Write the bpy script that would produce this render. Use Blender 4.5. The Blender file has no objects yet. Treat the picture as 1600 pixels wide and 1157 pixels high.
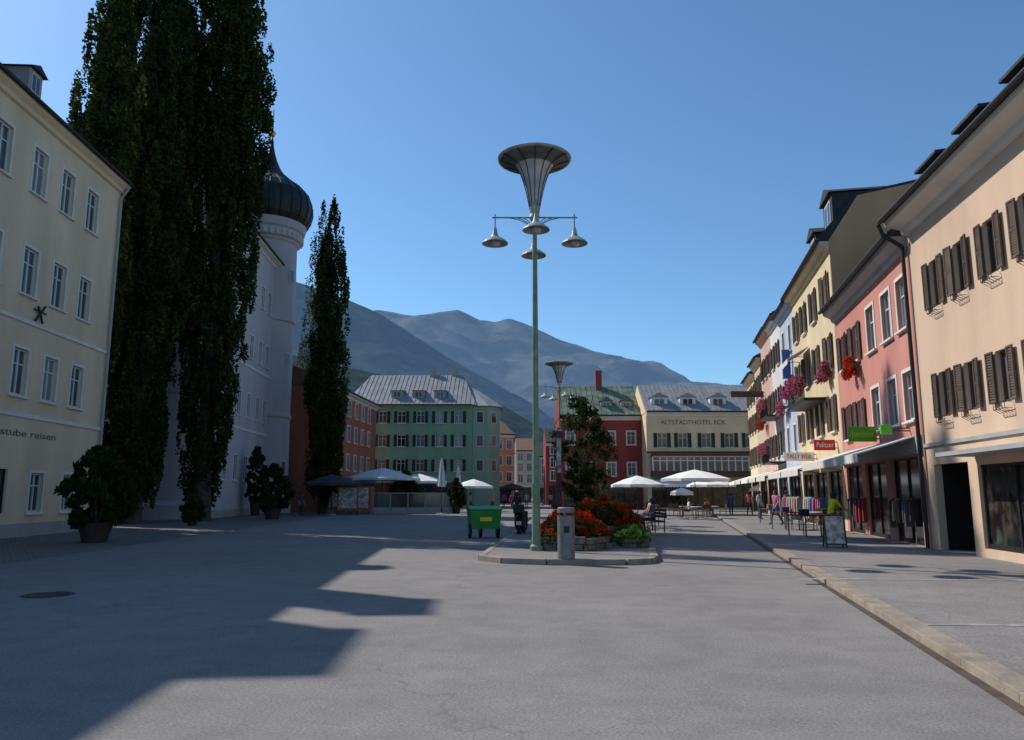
import bpy, math, random
import numpy as np
from mathutils import Vector, Matrix, noise
random.seed(7); rs = np.random.RandomState(7)
sc = bpy.context.scene; col = sc.collection
R = math.radians
CH = 1.6; F = 1200.0; PIT = math.atan(193.5/1200); SP, CP = math.sin(PIT), math.cos(PIT)
def ray(u, v):
    cx = (u-800)/F; cz = (578.5-v)/F
    return cx, CP-SP*cz, SP+CP*cz
def G(u, v, z=0.0):
    x, y, d = ray(u, v); t = (z-CH)/d
    return (x*t, y*t, z)
def P(u, v, Y):
    x, y, d = ray(u, v); t = Y/y
    return (x*t, Y, CH+d*t)
# ------------------------------------------------------------------ materials
def mat(name, c, rough=0.8, var=0.15, scale=2.0, bump=0.0, bscale=40, metal=0.0, rnd=0.0, spec=0.3, streak=False):
    m = bpy.data.materials.new(name); m.use_nodes = True
    nt = m.node_tree; b = nt.nodes['Principled BSDF']
    b.inputs['Roughness'].default_value = rough; b.inputs['Metallic'].default_value = metal
    b.inputs['Specular IOR Level'].default_value = spec
    tc = nt.nodes.new('ShaderNodeTexCoord')
    n = nt.nodes.new('ShaderNodeTexNoise'); n.inputs['Scale'].default_value = scale; n.inputs['Detail'].default_value = 6
    if streak:
        mp = nt.nodes.new('ShaderNodeMapping'); mp.inputs['Scale'].default_value = (1, 1, 0.25)
        nt.links.new(tc.outputs['Object'], mp.inputs[0]); nt.links.new(mp.outputs[0], n.inputs['Vector'])
    else:
        nt.links.new(tc.outputs['Object'], n.inputs['Vector'])
    r = nt.nodes.new('ShaderNodeValToRGB')
    r.color_ramp.elements[0].position = 0.3; r.color_ramp.elements[1].position = 0.7
    r.color_ramp.elements[0].color = tuple(x*(1-var) for x in c)+(1,)
    r.color_ramp.elements[1].color = tuple(min(1, x*(1+var)) for x in c)+(1,)
    nt.links.new(n.outputs['Fac'], r.inputs[0]); out = r.outputs[0]
    if rnd:
        oi = nt.nodes.new('ShaderNodeObjectInfo'); mr = nt.nodes.new('ShaderNodeMapRange')
        mr.inputs[3].default_value = 1-rnd; mr.inputs[4].default_value = 1+rnd
        mx = nt.nodes.new('ShaderNodeVectorMath'); mx.operation = 'SCALE'
        nt.links.new(oi.outputs['Random'], mr.inputs[0]); nt.links.new(out, mx.inputs[0]); nt.links.new(mr.outputs[0], mx.inputs['Scale'])
        out = mx.outputs[0]
    nt.links.new(out, b.inputs['Base Color'])
    if bump:
        n2 = nt.nodes.new('ShaderNodeTexNoise'); n2.inputs['Scale'].default_value = bscale; n2.inputs['Detail'].default_value = 4
        nt.links.new(tc.outputs['Object'], n2.inputs['Vector'])
        bp = nt.nodes.new('ShaderNodeBump'); bp.inputs['Strength'].default_value = bump; bp.inputs['Distance'].default_value = 0.02
        nt.links.new(n2.outputs['Fac'], bp.inputs['Height']); nt.links.new(bp.outputs[0], b.inputs['Normal'])
    return m
def stucco(name, c, var=0.12): return mat(name, c, 0.92, var, 0.7, 0.5, 30, streak=True, spec=0.15)
def leafmat(name, c, var=0.5):
    m = bpy.data.materials.new(name); m.use_nodes = True; nt = m.node_tree; nt.nodes.clear()
    o = nt.nodes.new('ShaderNodeOutputMaterial'); d = nt.nodes.new('ShaderNodeBsdfDiffuse'); t = nt.nodes.new('ShaderNodeBsdfTranslucent')
    mx = nt.nodes.new('ShaderNodeMixShader'); mx.inputs[0].default_value = 0.3
    g = nt.nodes.new('ShaderNodeNewGeometry'); n = nt.nodes.new('ShaderNodeTexNoise'); n.inputs['Scale'].default_value = 0.9; n.inputs['Detail'].default_value = 5
    r = nt.nodes.new('ShaderNodeValToRGB'); r.color_ramp.elements[0].position = .3; r.color_ramp.elements[1].position = .7
    r.color_ramp.elements[0].color = tuple(x*(1-var) for x in c)+(1,); r.color_ramp.elements[1].color = tuple(x*(1+var) for x in c)+(1,)
    L = nt.links.new
    L(g.outputs['Position'], n.inputs['Vector']); L(n.outputs['Fac'], r.inputs[0]); L(r.outputs[0], d.inputs[0]); L(r.outputs[0], t.inputs[0])
    L(d.outputs[0], mx.inputs[1]); L(t.outputs[0], mx.inputs[2]); L(mx.outputs[0], o.inputs[0])
    return m
M = {}
M['yellow'] = stucco('yellow_plaster', (.70, .54, .355))
M['cream'] = stucco('cream_plaster', (.62, .45, .33))
M['pink'] = stucco('pink_plaster', (.54, .24, .20))
M['lemon'] = stucco('lemon_plaster', (.66, .54, .35))
M['brownwall'] = stucco('brown_plaster', (.56, .32, .17))
M['bluewall'] = stucco('pale_blue_plaster', (.42, .48, .58))
M['white'] = stucco('white_plaster', (.64, .62, .61))
M['lilac'] = stucco('castle_plaster', (.50, .44, .46), .08)
M['rose'] = stucco('rose_plaster', (.56, .36, .30))
M['beige'] = stucco('beige_plaster', (.54, .44, .32))
M['green'] = stucco('green_plaster', (.23, .37, .25))
M['lightgreen'] = stucco('light_green_plaster', (.27, .42, .29))
M['redwall'] = stucco('brick_red_plaster', (.36, .13, .08))
M['darkred'] = stucco('dark_red_plaster', (.27, .06, .05))
M['orange'] = stucco('orange_plaster', (.62, .26, .13))
M['hotel'] = stucco('hotel_plaster', (.76, .58, .38))
M['greywall'] = stucco('grey_plaster', (.36, .33, .30))
M['trim'] = mat('white_trim', (.66, .63, .58), .7, .08)
M['greytrim'] = mat('grey_trim', (.36, .355, .35), .7, .10)
M['frame'] = mat('window_frame_paint', (.58, .57, .54), .5, .04)
M['shutter'] = mat('brown_shutter', (.095, .063, .048), .6, .2, 6, rnd=.25)
M['shutterg'] = mat('dark_green_shutter', (.03, .055, .045), .6, .2, 6)
M['roofd'] = mat('dark_roof', (.035, .033, .035), .7, .3, 3, .4, 20)
M['roofg'] = mat('grey_metal_roof', (.27, .265, .265), .55, .2, 1.2, metal=.1, spec=.35)
M['roofc'] = mat('green_copper_roof', (.15, .19, .13), .6, .5, 1.0)
M['roofr'] = mat('rusty_tile_roof', (.18, .09, .06), .8, .3, 3)
M['dome'] = mat('dome_metal', (.018, .021, .020), .5, .4, 2.5, metal=.2, spec=.4)
M['gold'] = mat('gilt', (.8, .5, .12), .3, .05, metal=1)
M['dark'] = mat('dark_interior', (.015, .014, .014), .9, .2)
M['iron'] = mat('black_iron', (.02, .02, .02), .5, .2)
M['letter'] = mat('brown_lettering', (.14, .11, .085), .6, .1)
M['steel'] = mat('brushed_steel', (.19, .19, .20), .5, .25, 8, metal=.4)
M['lamp'] = mat('lamp_green_paint', (.17, .26, .17), .5, .2, 6)
M['lampmetal'] = mat('lamp_weathered_metal', (.34, .38, .35), .5, .25, 5, metal=.2)
M['lampdark'] = mat('lamp_dark_underside', (.12, .13, .13), .6, .3, 5, metal=.1)
M['milk'] = mat('milky_lamp_glass', (.40, .41, .42), .3, .18, 3, spec=.5)
M['stone'] = mat('kerb_stone', (.28, .235, .185), .85, .25, 3, .5, 30)
M['fieldstone'] = mat('rough_stone', (.17, .145, .115), .9, .45, 6, .8, 12)
M['gutter'] = mat('brown_gutter', (.085, .062, .05), .8, .35, 4)
M['wood'] = mat('dark_wood', (.10, .05, .03), .6, .3, 6)
M['canvas'] = mat('white_canvas', (.80, .79, .75), .9, .06, 3)
M['canvasd'] = mat('charcoal_canvas', (.05, .05, .055), .9, .1)
M['canvasg'] = mat('grey_canvas', (.60, .60, .61), .9, .1)
M['awning'] = mat('awning_fabric', (.64, .60, .54), .85, .10, 2)
M['red'] = mat('red_paint', (.55, .03, .03), .5, .1)
M['signgreen'] = mat('sign_green', (.10, .42, .04), .5, .05)
M['yellowp'] = mat('yellow_paint', (.85, .65, .05), .5, .05)
M['whitep'] = mat('white_paint', (.70, .70, .69), .5, .05)
M['cartgreen'] = mat('cart_green', (.03, .26, .05), .5, .15)
M['rubber'] = mat('rubber', (.02, .02, .02), .8, .1)
M['pot'] = mat('clay_pot', (.05, .035, .03), .8, .2)
M['bark'] = mat('bark', (.07, .055, .045), .95, .4, 5, .8, 10)
M['blue'] = mat('blue_cloth', (.05, .10, .30), .8, .2)
M['skin'] = mat('skin', (.50, .29, .20), .6, .05)
M['hair'] = mat('dark_hair', (.04, .025, .015), .7, .2)
M['hairg'] = mat('fair_hair', (.35, .24, .12), .7, .2)
M['poster'] = mat('poster_print', (.42, .39, .37), .6, .75, 5)
M['line'] = mat('worn_line_paint', (.29, .285, .27), .85, .3, 6)
M['leafp'] = leafmat('poplar_leaf', (.036, .050, .018), .4); M['leafp2'] = leafmat('poplar_leaf_light', (.060, .074, .022), .4)
M['leafs'] = leafmat('shrub_leaf', (.035, .060, .022)); M['leafs2'] = leafmat('shrub_leaf_light', (.07, .12, .035))
M['leafo'] = leafmat('olive_leaf', (.065, .065, .028)); M['leafr'] = leafmat('reddish_leaf', (.12, .065, .03)); M['grass'] = leafmat('lawn_blade', (.08, .16, .03))
M['petal'] = leafmat('red_petal', (.62, .035, .01), .3); M['petalp'] = leafmat('pink_petal', (.56, .13, .24), .3)
def glass(name, a, b):
    m = mat(name, a, .08, .3, 1.5, spec=.8)
    nt = m.node_tree; bs = nt.nodes['Principled BSDF']
    oi = nt.nodes.new('ShaderNodeObjectInfo'); mx = nt.nodes.new('ShaderNodeMix'); mx.data_type = 'RGBA'
    pw = nt.nodes.new('ShaderNodeMath'); pw.operation = 'POWER'; pw.inputs[1].default_value = 2.5
    nt.links.new(oi.outputs['Random'], pw.inputs[0]); nt.links.new(pw.outputs[0], mx.inputs[0])
    mx.inputs[6].default_value = a+(1,); mx.inputs[7].default_value = b+(1,)
    nt.links.new(mx.outputs[2], bs.inputs['Base Color']); return m
M['glass'] = glass('window_glass', (.02, .024, .03), (.20, .21, .22))
def shopglass():
    m = mat('shop_glass', (.02, .02, .02), .12, .3, 1.5, spec=.6); nt = m.node_tree; bs = nt.nodes['Principled BSDF']; L = nt.links.new
    tc = nt.nodes.new('ShaderNodeTexCoord'); mp = nt.nodes.new('ShaderNodeMapping'); mp.inputs['Scale'].default_value = (2.2, 1, 1.3)
    v = nt.nodes.new('ShaderNodeTexVoronoi'); v.inputs['Scale'].default_value = 1.6; v.inputs['Randomness'].default_value = .8
    n = nt.nodes.new('ShaderNodeTexNoise'); n.inputs['Scale'].default_value = 2; n.inputs['Detail'].default_value = 4
    r = nt.nodes.new('ShaderNodeMapRange'); r.inputs[1].default_value = .45; r.inputs[2].default_value = .75; r.inputs[3].default_value = .03; r.inputs[4].default_value = .22
    s = nt.nodes.new('ShaderNodeVectorMath'); s.operation = 'SCALE'
    mix = nt.nodes.new('ShaderNodeMix'); mix.data_type = 'RGBA'; mix.inputs[0].default_value = .75; mix.inputs[7].default_value = (.35, .30, .26, 1)
    L(tc.outputs['Object'], mp.inputs[0]); L(mp.outputs[0], v.inputs['Vector']); L(mp.outputs[0], n.inputs['Vector']); L(n.outputs[0], r.inputs[0])
    L(v.outputs['Color'], mix.inputs[6]); L(mix.outputs[2], s.inputs[0]); L(r.outputs[0], s.inputs['Scale']); L(s.outputs[0], bs.inputs['Base Color']); return m
M['shop'] = shopglass()
# ------------------------------------------------------------------ mesh builder
class MB:
    def __init__(s): s.v = []; s.f = []; s.m = []; s.cm = 0
    def face(s, pts):
        n = len(s.v); s.v += [tuple(p) for p in pts]; s.f.append(tuple(range(n, n+len(pts)))); s.m.append(s.cm)
    def box(s, x0, x1, y0, y1, z0, z1):
        n = len(s.v)
        s.v += [(x0,y0,z0),(x1,y0,z0),(x1,y1,z0),(x0,y1,z0),(x0,y0,z1),(x1,y0,z1),(x1,y1,z1),(x0,y1,z1)]
        for q in ((0,3,2,1),(4,5,6,7),(0,1,5,4),(1,2,6,5),(2,3,7,6),(3,0,4,7)): s.f.append(tuple(n+i for i in q)); s.m.append(s.cm)
        return s
    def prismx(s, poly, x0, x1):
        n = len(s.v); k = len(poly)
        s.v += [(x0, y, z) for y, z in poly]+[(x1, y, z) for y, z in poly]
        s.f.append(tuple(n+i for i in range(k))); s.f.append(tuple(n+k+i for i in reversed(range(k)))); s.m += [s.cm]*2
        for i in range(k):
            j = (i+1) % k; s.f.append((n+j, n+i, n+k+i, n+k+j)); s.m.append(s.cm)
        return s
    def prismz(s, poly, z0, z1):
        n = len(s.v); k = len(poly)
        s.v += [(x, y, z0) for x, y in poly]+[(x, y, z1) for x, y in poly]
        s.f.append(tuple(n+i for i in reversed(range(k)))); s.f.append(tuple(n+k+i for i in range(k))); s.m += [s.cm]*2
        for i in range(k):
            j = (i+1) % k; s.f.append((n+i, n+j, n+k+j, n+k+i)); s.m.append(s.cm)
        return s
    def cyl(s, p0, p1, r0, r1=None, n=10, caps=True):
        r1 = r0 if r1 is None else r1
        a = Vector(p0); b = Vector(p1); d = (b-a).normalized()
        u = d.orthogonal().normalized(); w = d.cross(u); k = len(s.v)
        for c, r in ((a, r0), (b, r1)):
            for i in range(n):
                t = 2*math.pi*i/n; s.v.append(tuple(c+u*(r*math.cos(t))+w*(r*math.sin(t))))
        for i in range(n):
            j = (i+1) % n; s.f.append((k+i, k+j, k+n+j, k+n+i)); s.m.append(s.cm)
        if caps:
            s.f.append(tuple(k+i for i in reversed(range(n)))); s.f.append(tuple(k+n+i for i in range(n))); s.m += [s.cm]*2
        return s
    def tube(s, pts, r, n=6):
        for a, b in zip(pts[:-1], pts[1:]): s.cyl(a, b, r, r, n)
        return s
    def lathe(s, prof, n=24, c=(0,0,0)):
        k = len(s.v); L = len(prof)
        for r, z in prof:
            for i in range(n):
                t = 2*math.pi*i/n; s.v.append((c[0]+r*math.cos(t), c[1]+r*math.sin(t), c[2]+z))
        for a in range(L-1):
            for i in range(n):
                j = (i+1) % n; s.f.append((k+a*n+i, k+a*n+j, k+(a+1)*n+j, k+(a+1)*n+i)); s.m.append(s.cm)
        return s
    def mesh(s, name, mats, smooth=False):
        me = bpy.data.meshes.new(name); me.from_pydata(s.v, [], s.f)
        if not isinstance(mats, (list, tuple)): mats = [mats]
        for m in mats: me.materials.append(m)
        if len(mats) > 1: me.polygons.foreach_set('material_index', s.m)
        if smooth: me.polygons.foreach_set('use_smooth', [True]*len(s.f))
        me.update(); return me
    def build(s, name, mats, parent=None, loc=(0,0,0), smooth=False, bevel=0):
        o = bpy.data.objects.new(name, s.mesh(name, mats, smooth)); col.objects.link(o)
        o.parent = parent; o.location = loc
        if bevel:
            b = o.modifiers.new('b', 'BEVEL'); b.width = bevel; b.segments = 2; b.limit_method = 'ANGLE'
        return o
def tag(o, label, cat, group=None, kind=None):
    if label: o['label'] = label
    if cat: o['category'] = cat
    if group: o['group'] = group
    if kind: o['kind'] = kind
    return o
def thing(name, label, cat, loc=(0,0,0), rz=0, group=None):
    o = bpy.data.objects.new(name, None); col.objects.link(o); o.empty_display_size = .2
    o.location = loc; o.rotation_euler = (0, 0, rz); return tag(o, label, cat, group)
def dup(root, loc, rz, label, group=None):
    r = root.copy(); col.objects.link(r); r.location = loc; r.rotation_euler = (0, 0, rz); r['label'] = label
    if group: r['group'] = group
    for ch in list(root.children):
        c = ch.copy(); col.objects.link(c); c.parent = r
        for g in list(ch.children):
            d = g.copy(); col.objects.link(d); d.parent = c
    return r
cache = {}
def inst(name, key, fn, mt, parent, loc=(0,0,0)):
    if key not in cache:
        mb = MB(); fn(mb); cache[key] = mb.mesh(name, mt)
    o = bpy.data.objects.new(name, cache[key]); col.objects.link(o); o.parent = parent; o.location = loc
    return o
def text(s, size, mt, parent, loc, rot=(math.pi/2, 0, 0), width=None, name='lettering', ex=.01):
    cu = bpy.data.curves.new('t', 'FONT'); cu.body = s; cu.size = size; cu.extrude = ex; cu.align_x = 'CENTER'; cu.align_y = 'CENTER'
    o = bpy.data.objects.new('t', cu); col.objects.link(o)
    bpy.context.view_layer.update(); dg = bpy.context.evaluated_depsgraph_get()
    me = bpy.data.meshes.new_from_object(o.evaluated_get(dg)); bpy.data.objects.remove(o)
    me.materials.clear(); me.materials.append(mt)
    t = bpy.data.objects.new(name, me); col.objects.link(t); t.parent = parent; t.location = loc; t.rotation_euler = rot
    if width:
        xs = [v.co.x for v in me.vertices]; k = width/(max(xs)-min(xs)); t.scale = (k, 1, 1)
    return t
# ------------------------------------------------------------------ buildings
def facade(mb, w, h, ops, dep=.2):
    xs = sorted({0, w}|{o[0] for o in ops}|{o[1] for o in ops}); zs = sorted({0, h}|{o[2] for o in ops}|{o[3] for o in ops})
    for a, b in zip(xs[:-1], xs[1:]):
        for c, d in zip(zs[:-1], zs[1:]):
            mx, mz = (a+b)/2, (c+d)/2
            if any(o[0] < mx < o[1] and o[2] < mz < o[3] for o in ops): continue
            mb.face([(a,0,c),(b,0,c),(b,0,d),(a,0,d)])
    for o in ops:
        a, b, c, d = o[:4]; e = dep
        mb.face([(a,0,c),(a,0,d),(a,e,d),(a,e,c)]); mb.face([(b,0,c),(b,e,c),(b,e,d),(b,0,d)])
        mb.face([(a,0,d),(b,0,d),(b,e,d),(a,e,d)]); mb.face([(a,0,c),(a,e,c),(b,e,c),(b,0,c)])
def win(root, x0, x1, z0, z1, st):
    w = round(x1-x0, 2); h = round(z1-z0, 2)
    if st == 'H':
        def fn(m):
            m.face([(.01,2.5,0),(w-.01,2.5,0),(w-.01,2.5,h),(.01,2.5,h)]); m.face([(0,.2,0),(0,2.5,0),(0,2.5,h),(0,.2,h)])
            m.face([(w,.2,0),(w,2.5,0),(w,2.5,h),(w,.2,h)]); m.face([(0,.2,h),(w,.2,h),(w,2.5,h),(0,2.5,h)])
        return inst('passage', ('H', w, h), fn, M['dark'], root, (x0, 0, z0))
    if st in 'GD':
        nb = max(1, round(w/1.5))
        def fr(m):
            b = .06
            m.box(0, w, .08, .16, h-b, h); m.box(0, w, .08, .16, 0, .12)
            for i in range(nb+1):
                x = min(max(0, i*w/nb-b/2), w-b); m.box(x, x+b, .085, .155, .12, h-b)
            if st == 'D': m.box(b, w-b, .09, .15, h*.72, h*.72+b)
        o = inst('door' if st == 'D' else 'shop_window', (st, w, h), fr, M['wood'] if st == 'D' else M['iron'], root, (x0, 0, z0))
        inst('pane', (st, 'p', w, h), lambda m: m.face([(0,.13,0),(w,.13,0),(w,.13,h),(0,.13,h)]), M['shop'], o)
        return o
    fm = M['frame'] if 'B' not in st else M['shutter']
    def fr(m):
        b = .07
        m.box(0, b, .1, .17, 0, h); m.box(w-b, w, .1, .17, 0, h); m.box(b, w-b, .1, .17, 0, b); m.box(b, w-b, .1, .17, h-b, h)
        m.box(w/2-.035, w/2+.035, .095, .165, b, h-b)
        if h > 1.3:
            m.box(b, w/2-.035, .11, .165, h*.66, h*.66+.05); m.box(w/2+.035, w-b, .11, .165, h*.66, h*.66+.05)
    o = inst('window', ('f', w, h, 'B' in st), fr, fm, root, (x0, 0, z0))
    inst('pane', ('p', w, h), lambda m: m.face([(0,.15,0),(w,.15,0),(w,.15,h),(0,.15,h)]), M['glass'], o)
    if 'W' in st:
        def su(m, b=.11):
            m.box(-b, 0, -.025, .02, -b, h+b); m.box(w, w+b, -.025, .02, -b, h+b); m.box(0, w, -.025, .02, h, h+b); m.box(0, w, -.025, .02, -b, 0)
        inst('surround', ('su', w, h), su, M['trim'], o)
    if 'B' not in st:
        inst('sill', ('si', w, h, st), lambda m: m.box(-.1, w+.1, -.12, .08, -.08, -.003) if 'W' not in st else m.box(-.15, w+.15, -.11, -.028, -.10, -.04), M['trim'], o)
    if 'S' in st or 'T' in st:
        sw = .29 if 'B' in st else .37
        def sh(m):
            b = .045
            m.box(0, b, -.06, -.02, 0, h); m.box(sw-b, sw, -.06, -.02, 0, h); m.box(b, sw-b, -.06, -.02, 0, b); m.box(b, sw-b, -.06, -.02, h-b, h)
            m.box(b, sw-b, -.03, -.02, b, h-b); m.box(b, sw-b, -.058, -.03, h/2-.03, h/2+.03)
            n = int((h-.1)/.06)
            for i in range(n):
                z = b+i*(h-2*b)/n
                m.face([(b,-.055,z),(sw-b,-.055,z),(sw-b,-.034,z+.05),(b,-.034,z+.05)])
        for x in (-sw-.02, w+.02):
            s_ = inst('shutter', ('sh', sw, h, 'T' in st), sh, M['shutterg'] if 'T' in st else M['shutter'], o, (x, -.02, 0))
            if 'O' in st:
                a = random.choice([0, .03, .06, .1, .2])
                if x > 0: s_.rotation_euler.z = -a
                else: s_.rotation_euler.z = a; s_.location.y = -.02-sw*math.sin(a)
    if 'B' in st:
        def bx(m):
            for z in (-.16, -.02): m.tube([(.05,-.02,z),(.05,-.18,z),(w-.05,-.18,z),(w-.05,-.02,z)], .009, 4)
            for i in range(5):
                x = .05+i*(w-.1)/4; m.tube([(x,-.18,-.02),(x,-.18,-.16),(x,-.02,-.26)], .007, 4)
        inst('window_grille', ('bx', w, h), bx, M['iron'], o)
    return o
def dormer(root, xc, w, y0, z0, h, dep, mr, mw, gab=True, hip=.5):
    m = MB(); m.box(xc-w/2, xc+w/2, y0, y0+dep, z0, z0+h)
    d = m.build('dormer', mw, root)
    r = MB(); o = .15
    zz = z0+h+.003
    if gab:
        a = [(xc-w/2-o, y0-o, zz), (xc+w/2+o, y0-o, zz), (xc+w/2+o, y0+dep, zz), (xc-w/2-o, y0+dep, zz), (xc, y0-o+.01, zz+hip), (xc, y0+dep, zz+hip)]
        for f in ((0,1,4),(1,2,5,4),(3,0,4,5),(2,3,5),(0,3,2,1)): r.face([a[i] for i in f])
    else: r.prismx([(y0-.2, zz), (y0-.2, zz+.08), (y0+dep, zz+.3), (y0+dep, zz)], xc-w/2-.12, xc+w/2+.12)
    r.build('dormer_roof', mr, d)
    f = MB(); f.box(xc-w*.32, xc+w*.32, y0-.03, y0-.003, z0+h*.15, z0+h*.88)
    f.build('dormer_frame', M['frame'], d)
    p = MB()
    for k in (-1, 1):
        c = xc+k*w*.155; p.face([(c-w*.13, y0-.034, z0+h*.2), (c+w*.13, y0-.034, z0+h*.2), (c+w*.13, y0-.034, z0+h*.83), (c-w*.13, y0-.034, z0+h*.83)])
    p.build('pane', M['glass'], d)
    return d
def house(name, label, org, th, w, d, h, mw, ops, mr, oh=.6, rise=3.5, prof=None, seams=0, gable=None, hip=False, hl=None, cor=None, plinth=None, xo=0.0, group=None, courses=()):
    t = thing(name, label, 'building', (org[0], org[1], 0), th, group)
    m = MB(); facade(m, w, h, ops)
    m.face([(0,0,0),(0,0,h),(0,d,h),(0,d,0)]); m.face([(w,0,0),(w,d,0),(w,d,h),(w,0,h)]); m.face([(0,d,0),(0,d,h),(w,d,h),(w,d,0)])
    m.build('wall', mw, t)
    for o in ops: win(t, *o)
    r = MB()
    if hip:
        e = oh; hl = (hl or min(d/2, w/2-.5))+e
        a = [(-e,-e,h+.02),(w+e,-e,h+.02),(w+e,d+e,h+.02),(-e,d+e,h+.02),(-e+hl,d/2,h+rise),(w+e-hl,d/2,h+rise)]
        for f in ((0,1,5,4),(1,2,5),(2,3,4,5),(3,0,4),(3,2,1,0)): r.face([a[i] for i in f])
        if seams:
            x = -e+.3
            while x < w+e-.1:
                q = min(1, (x+e)/hl, (w+e-x)/hl)
                r.cyl((x,-e,h+.05), (x,-e+q*(d/2+e),h+.05+q*rise), .03, .03, 4); x += seams
    else:
        pf = prof or [(-oh, 0), (-oh, .15), (d/2, rise), (d+oh, .15), (d+oh, 0)]
        pf = [(y, z+h+.02) for y, z in pf]; r.prismx(pf, -xo, w+xo)
        if seams:
            x = .2
            while x < w:
                r.cyl((x,pf[1][0],pf[1][1]+.02), (x,pf[2][0],pf[2][1]+.02), .03, .03, 4); x += seams
        if gable:
            gp = [(max(0, min(d, p[0])), max(h, p[1]-.14)) for p in pf]
            MB().prismx(gp, w+xo+.005, w+xo+.05).build('gable', gable, t); MB().prismx(gp, -xo-.05, -xo-.005).build('gable', gable, t)
    r.build('roof', mr, t)
    if cor:
        c = MB(); c.prismx([(-.004,h-.45),(-.12,h-.4),(-.16,h-.25),(-oh+.08,h-.12),(-oh+.04,h+.0),(-.004,h+.0)], .0, w); c.build('cornice', cor, t)
    g = MB(); g.cyl((-xo, -oh-.07, h+.04), (w+xo, -oh-.07, h+.04), .075, .075, 8); g.build('gutter', M['iron'], t)
    for z, hh, mm in courses:
        c = MB(); c.box(0, w, -.06, -.004, z, z+hh); c.build('string_course', mm, t)
    if plinth:
        c = MB(); xs = sorted([(o[0], o[1]) for o in ops if o[2] < .4]); x = 0
        for a, b in xs+[(w, w)]:
            if a-x > .05: c.box(x, a-.02, -.05, -.004, 0, .5)
            x = b+.02
        c.build('plinth', plinth, t)
    return t
def awning(root, x0, x1, zt, zb, pr, mt):
    m = MB(); y = -.06
    m.prismx([(y,zt),(y,zt+.04),(-pr,zb+.04),(-pr,zb)], x0, x1)
    a = m.build('awning', mt, root)
    v = MB(); n = max(4, int((x1-x0)/.35))
    for i in range(n):
        xa = x0+i*(x1-x0)/n; xb = x0+(i+1)*(x1-x0)/n
        v.face([(xa,-pr-.003,zb+.02),(xb,-pr-.003,zb+.02),(xb,-pr-.003,zb-.2),((xa+xb)/2,-pr-.003,zb-.25),(xa,-pr-.003,zb-.2)])
    v.build('valance', mt, a)
    for x in (x0+.2, x1-.2): MB().tube([(x,y,zt-.5),(x,-pr*.5,zb+(zt-zb)*.35-.05),(x,-pr+.03,zb-.03)], .02, 5).build('awning_arm', M['steel'], a)
# leaf clouds
def cloud(name, mats, parent, cen, rad, n, size, split=.5, up=0.0, loc=(0,0,0), surf=.45, tilt=1.0, elong=1.0):
    cen = np.asarray(cen, float); rad = np.asarray(rad, float)
    if rad.ndim == 1: rad = np.repeat(rad[:, None], 3, 1)
    wgt = rad.prod(1)**(2/3.); idx = rs.choice(len(cen), n, p=wgt/wgt.sum())
    d = rs.normal(size=(n, 3)); d /= np.linalg.norm(d, axis=1)[:, None]
    rr = rs.uniform(surf, 1.05, n)[:, None]
    c = cen[idx]+d*rad[idx]*rr
    a = rs.normal(size=(n, 3)); a[:, 2] = a[:, 2]*tilt+up; a /= np.linalg.norm(a, axis=1)[:, None]
    b = np.cross(a, rs.normal(size=(n, 3))); b /= np.linalg.norm(b, axis=1)[:, None]
    s = (size*rs.uniform(.6, 1.3, n))[:, None]
    a = a*s*.5*elong; b = b*s*.36
    V = np.stack([c-a, c-a*.1+b, c+a, c-a*.1-b], 1).reshape(-1, 3)
    me = bpy.data.meshes.new(name); me.vertices.add(4*n); me.vertices.foreach_set('co', V.ravel())
    me.loops.add(4*n); me.loops.foreach_set('vertex_index', np.arange(4*n)); me.polygons.add(n)
    me.polygons.foreach_set('loop_start', np.arange(0, 4*n, 4)); me.polygons.foreach_set('loop_total', np.full(n, 4))
    for m in mats: me.materials.append(m)
    cl = rs.uniform(size=len(cen)); pr = np.where(cl[idx] > split, .75, .15)
    me.polygons.foreach_set('material_index', ((rs.uniform(size=n) < pr)*(len(mats) > 1)).astype(np.int32))
    me.update(calc_edges=True)
    o = bpy.data.objects.new(name, me); col.objects.link(o); o.parent = parent; o.location = loc; return o
def tree_trunk(parent, h, r, nl, spread, z0, seed, lean=.0):
    q = random.Random(seed); m = MB(); pts = [(0, 0, -.1)]
    k = 8
    for i in range(1, k+1): pts.append((q.uniform(-.1, .1)*spread*.3, q.uniform(-.1, .1)*spread*.3, h*i/k))
    for i in range(k):
        ra = r*(1-.9*i/k); rb = r*(1-.9*(i+1)/k)
        m.cyl(pts[i], pts[i+1], ra*(1.35 if i == 0 else 1), rb, 10)
    m.build('trunk', M['bark'], parent)
    l = MB()
    for i in range(nl):
        z = z0+(h*.85-z0)*i/nl; a = q.uniform(0, 6.28); e = spread*q.uniform(.35, .6)
        l.cyl((0,0,z), (math.cos(a)*e*.5, math.sin(a)*e*.5, z+e*.9), r*.28*(1-.6*i/nl), r*.15, 6)
        l.cyl((math.cos(a)*e*.5, math.sin(a)*e*.5, z+e*.9), (math.cos(a)*e*.9, math.sin(a)*e*.9, z+e*2.1), r*.15, .02, 5)
    l.build('limb', M['bark'], parent)
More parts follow.
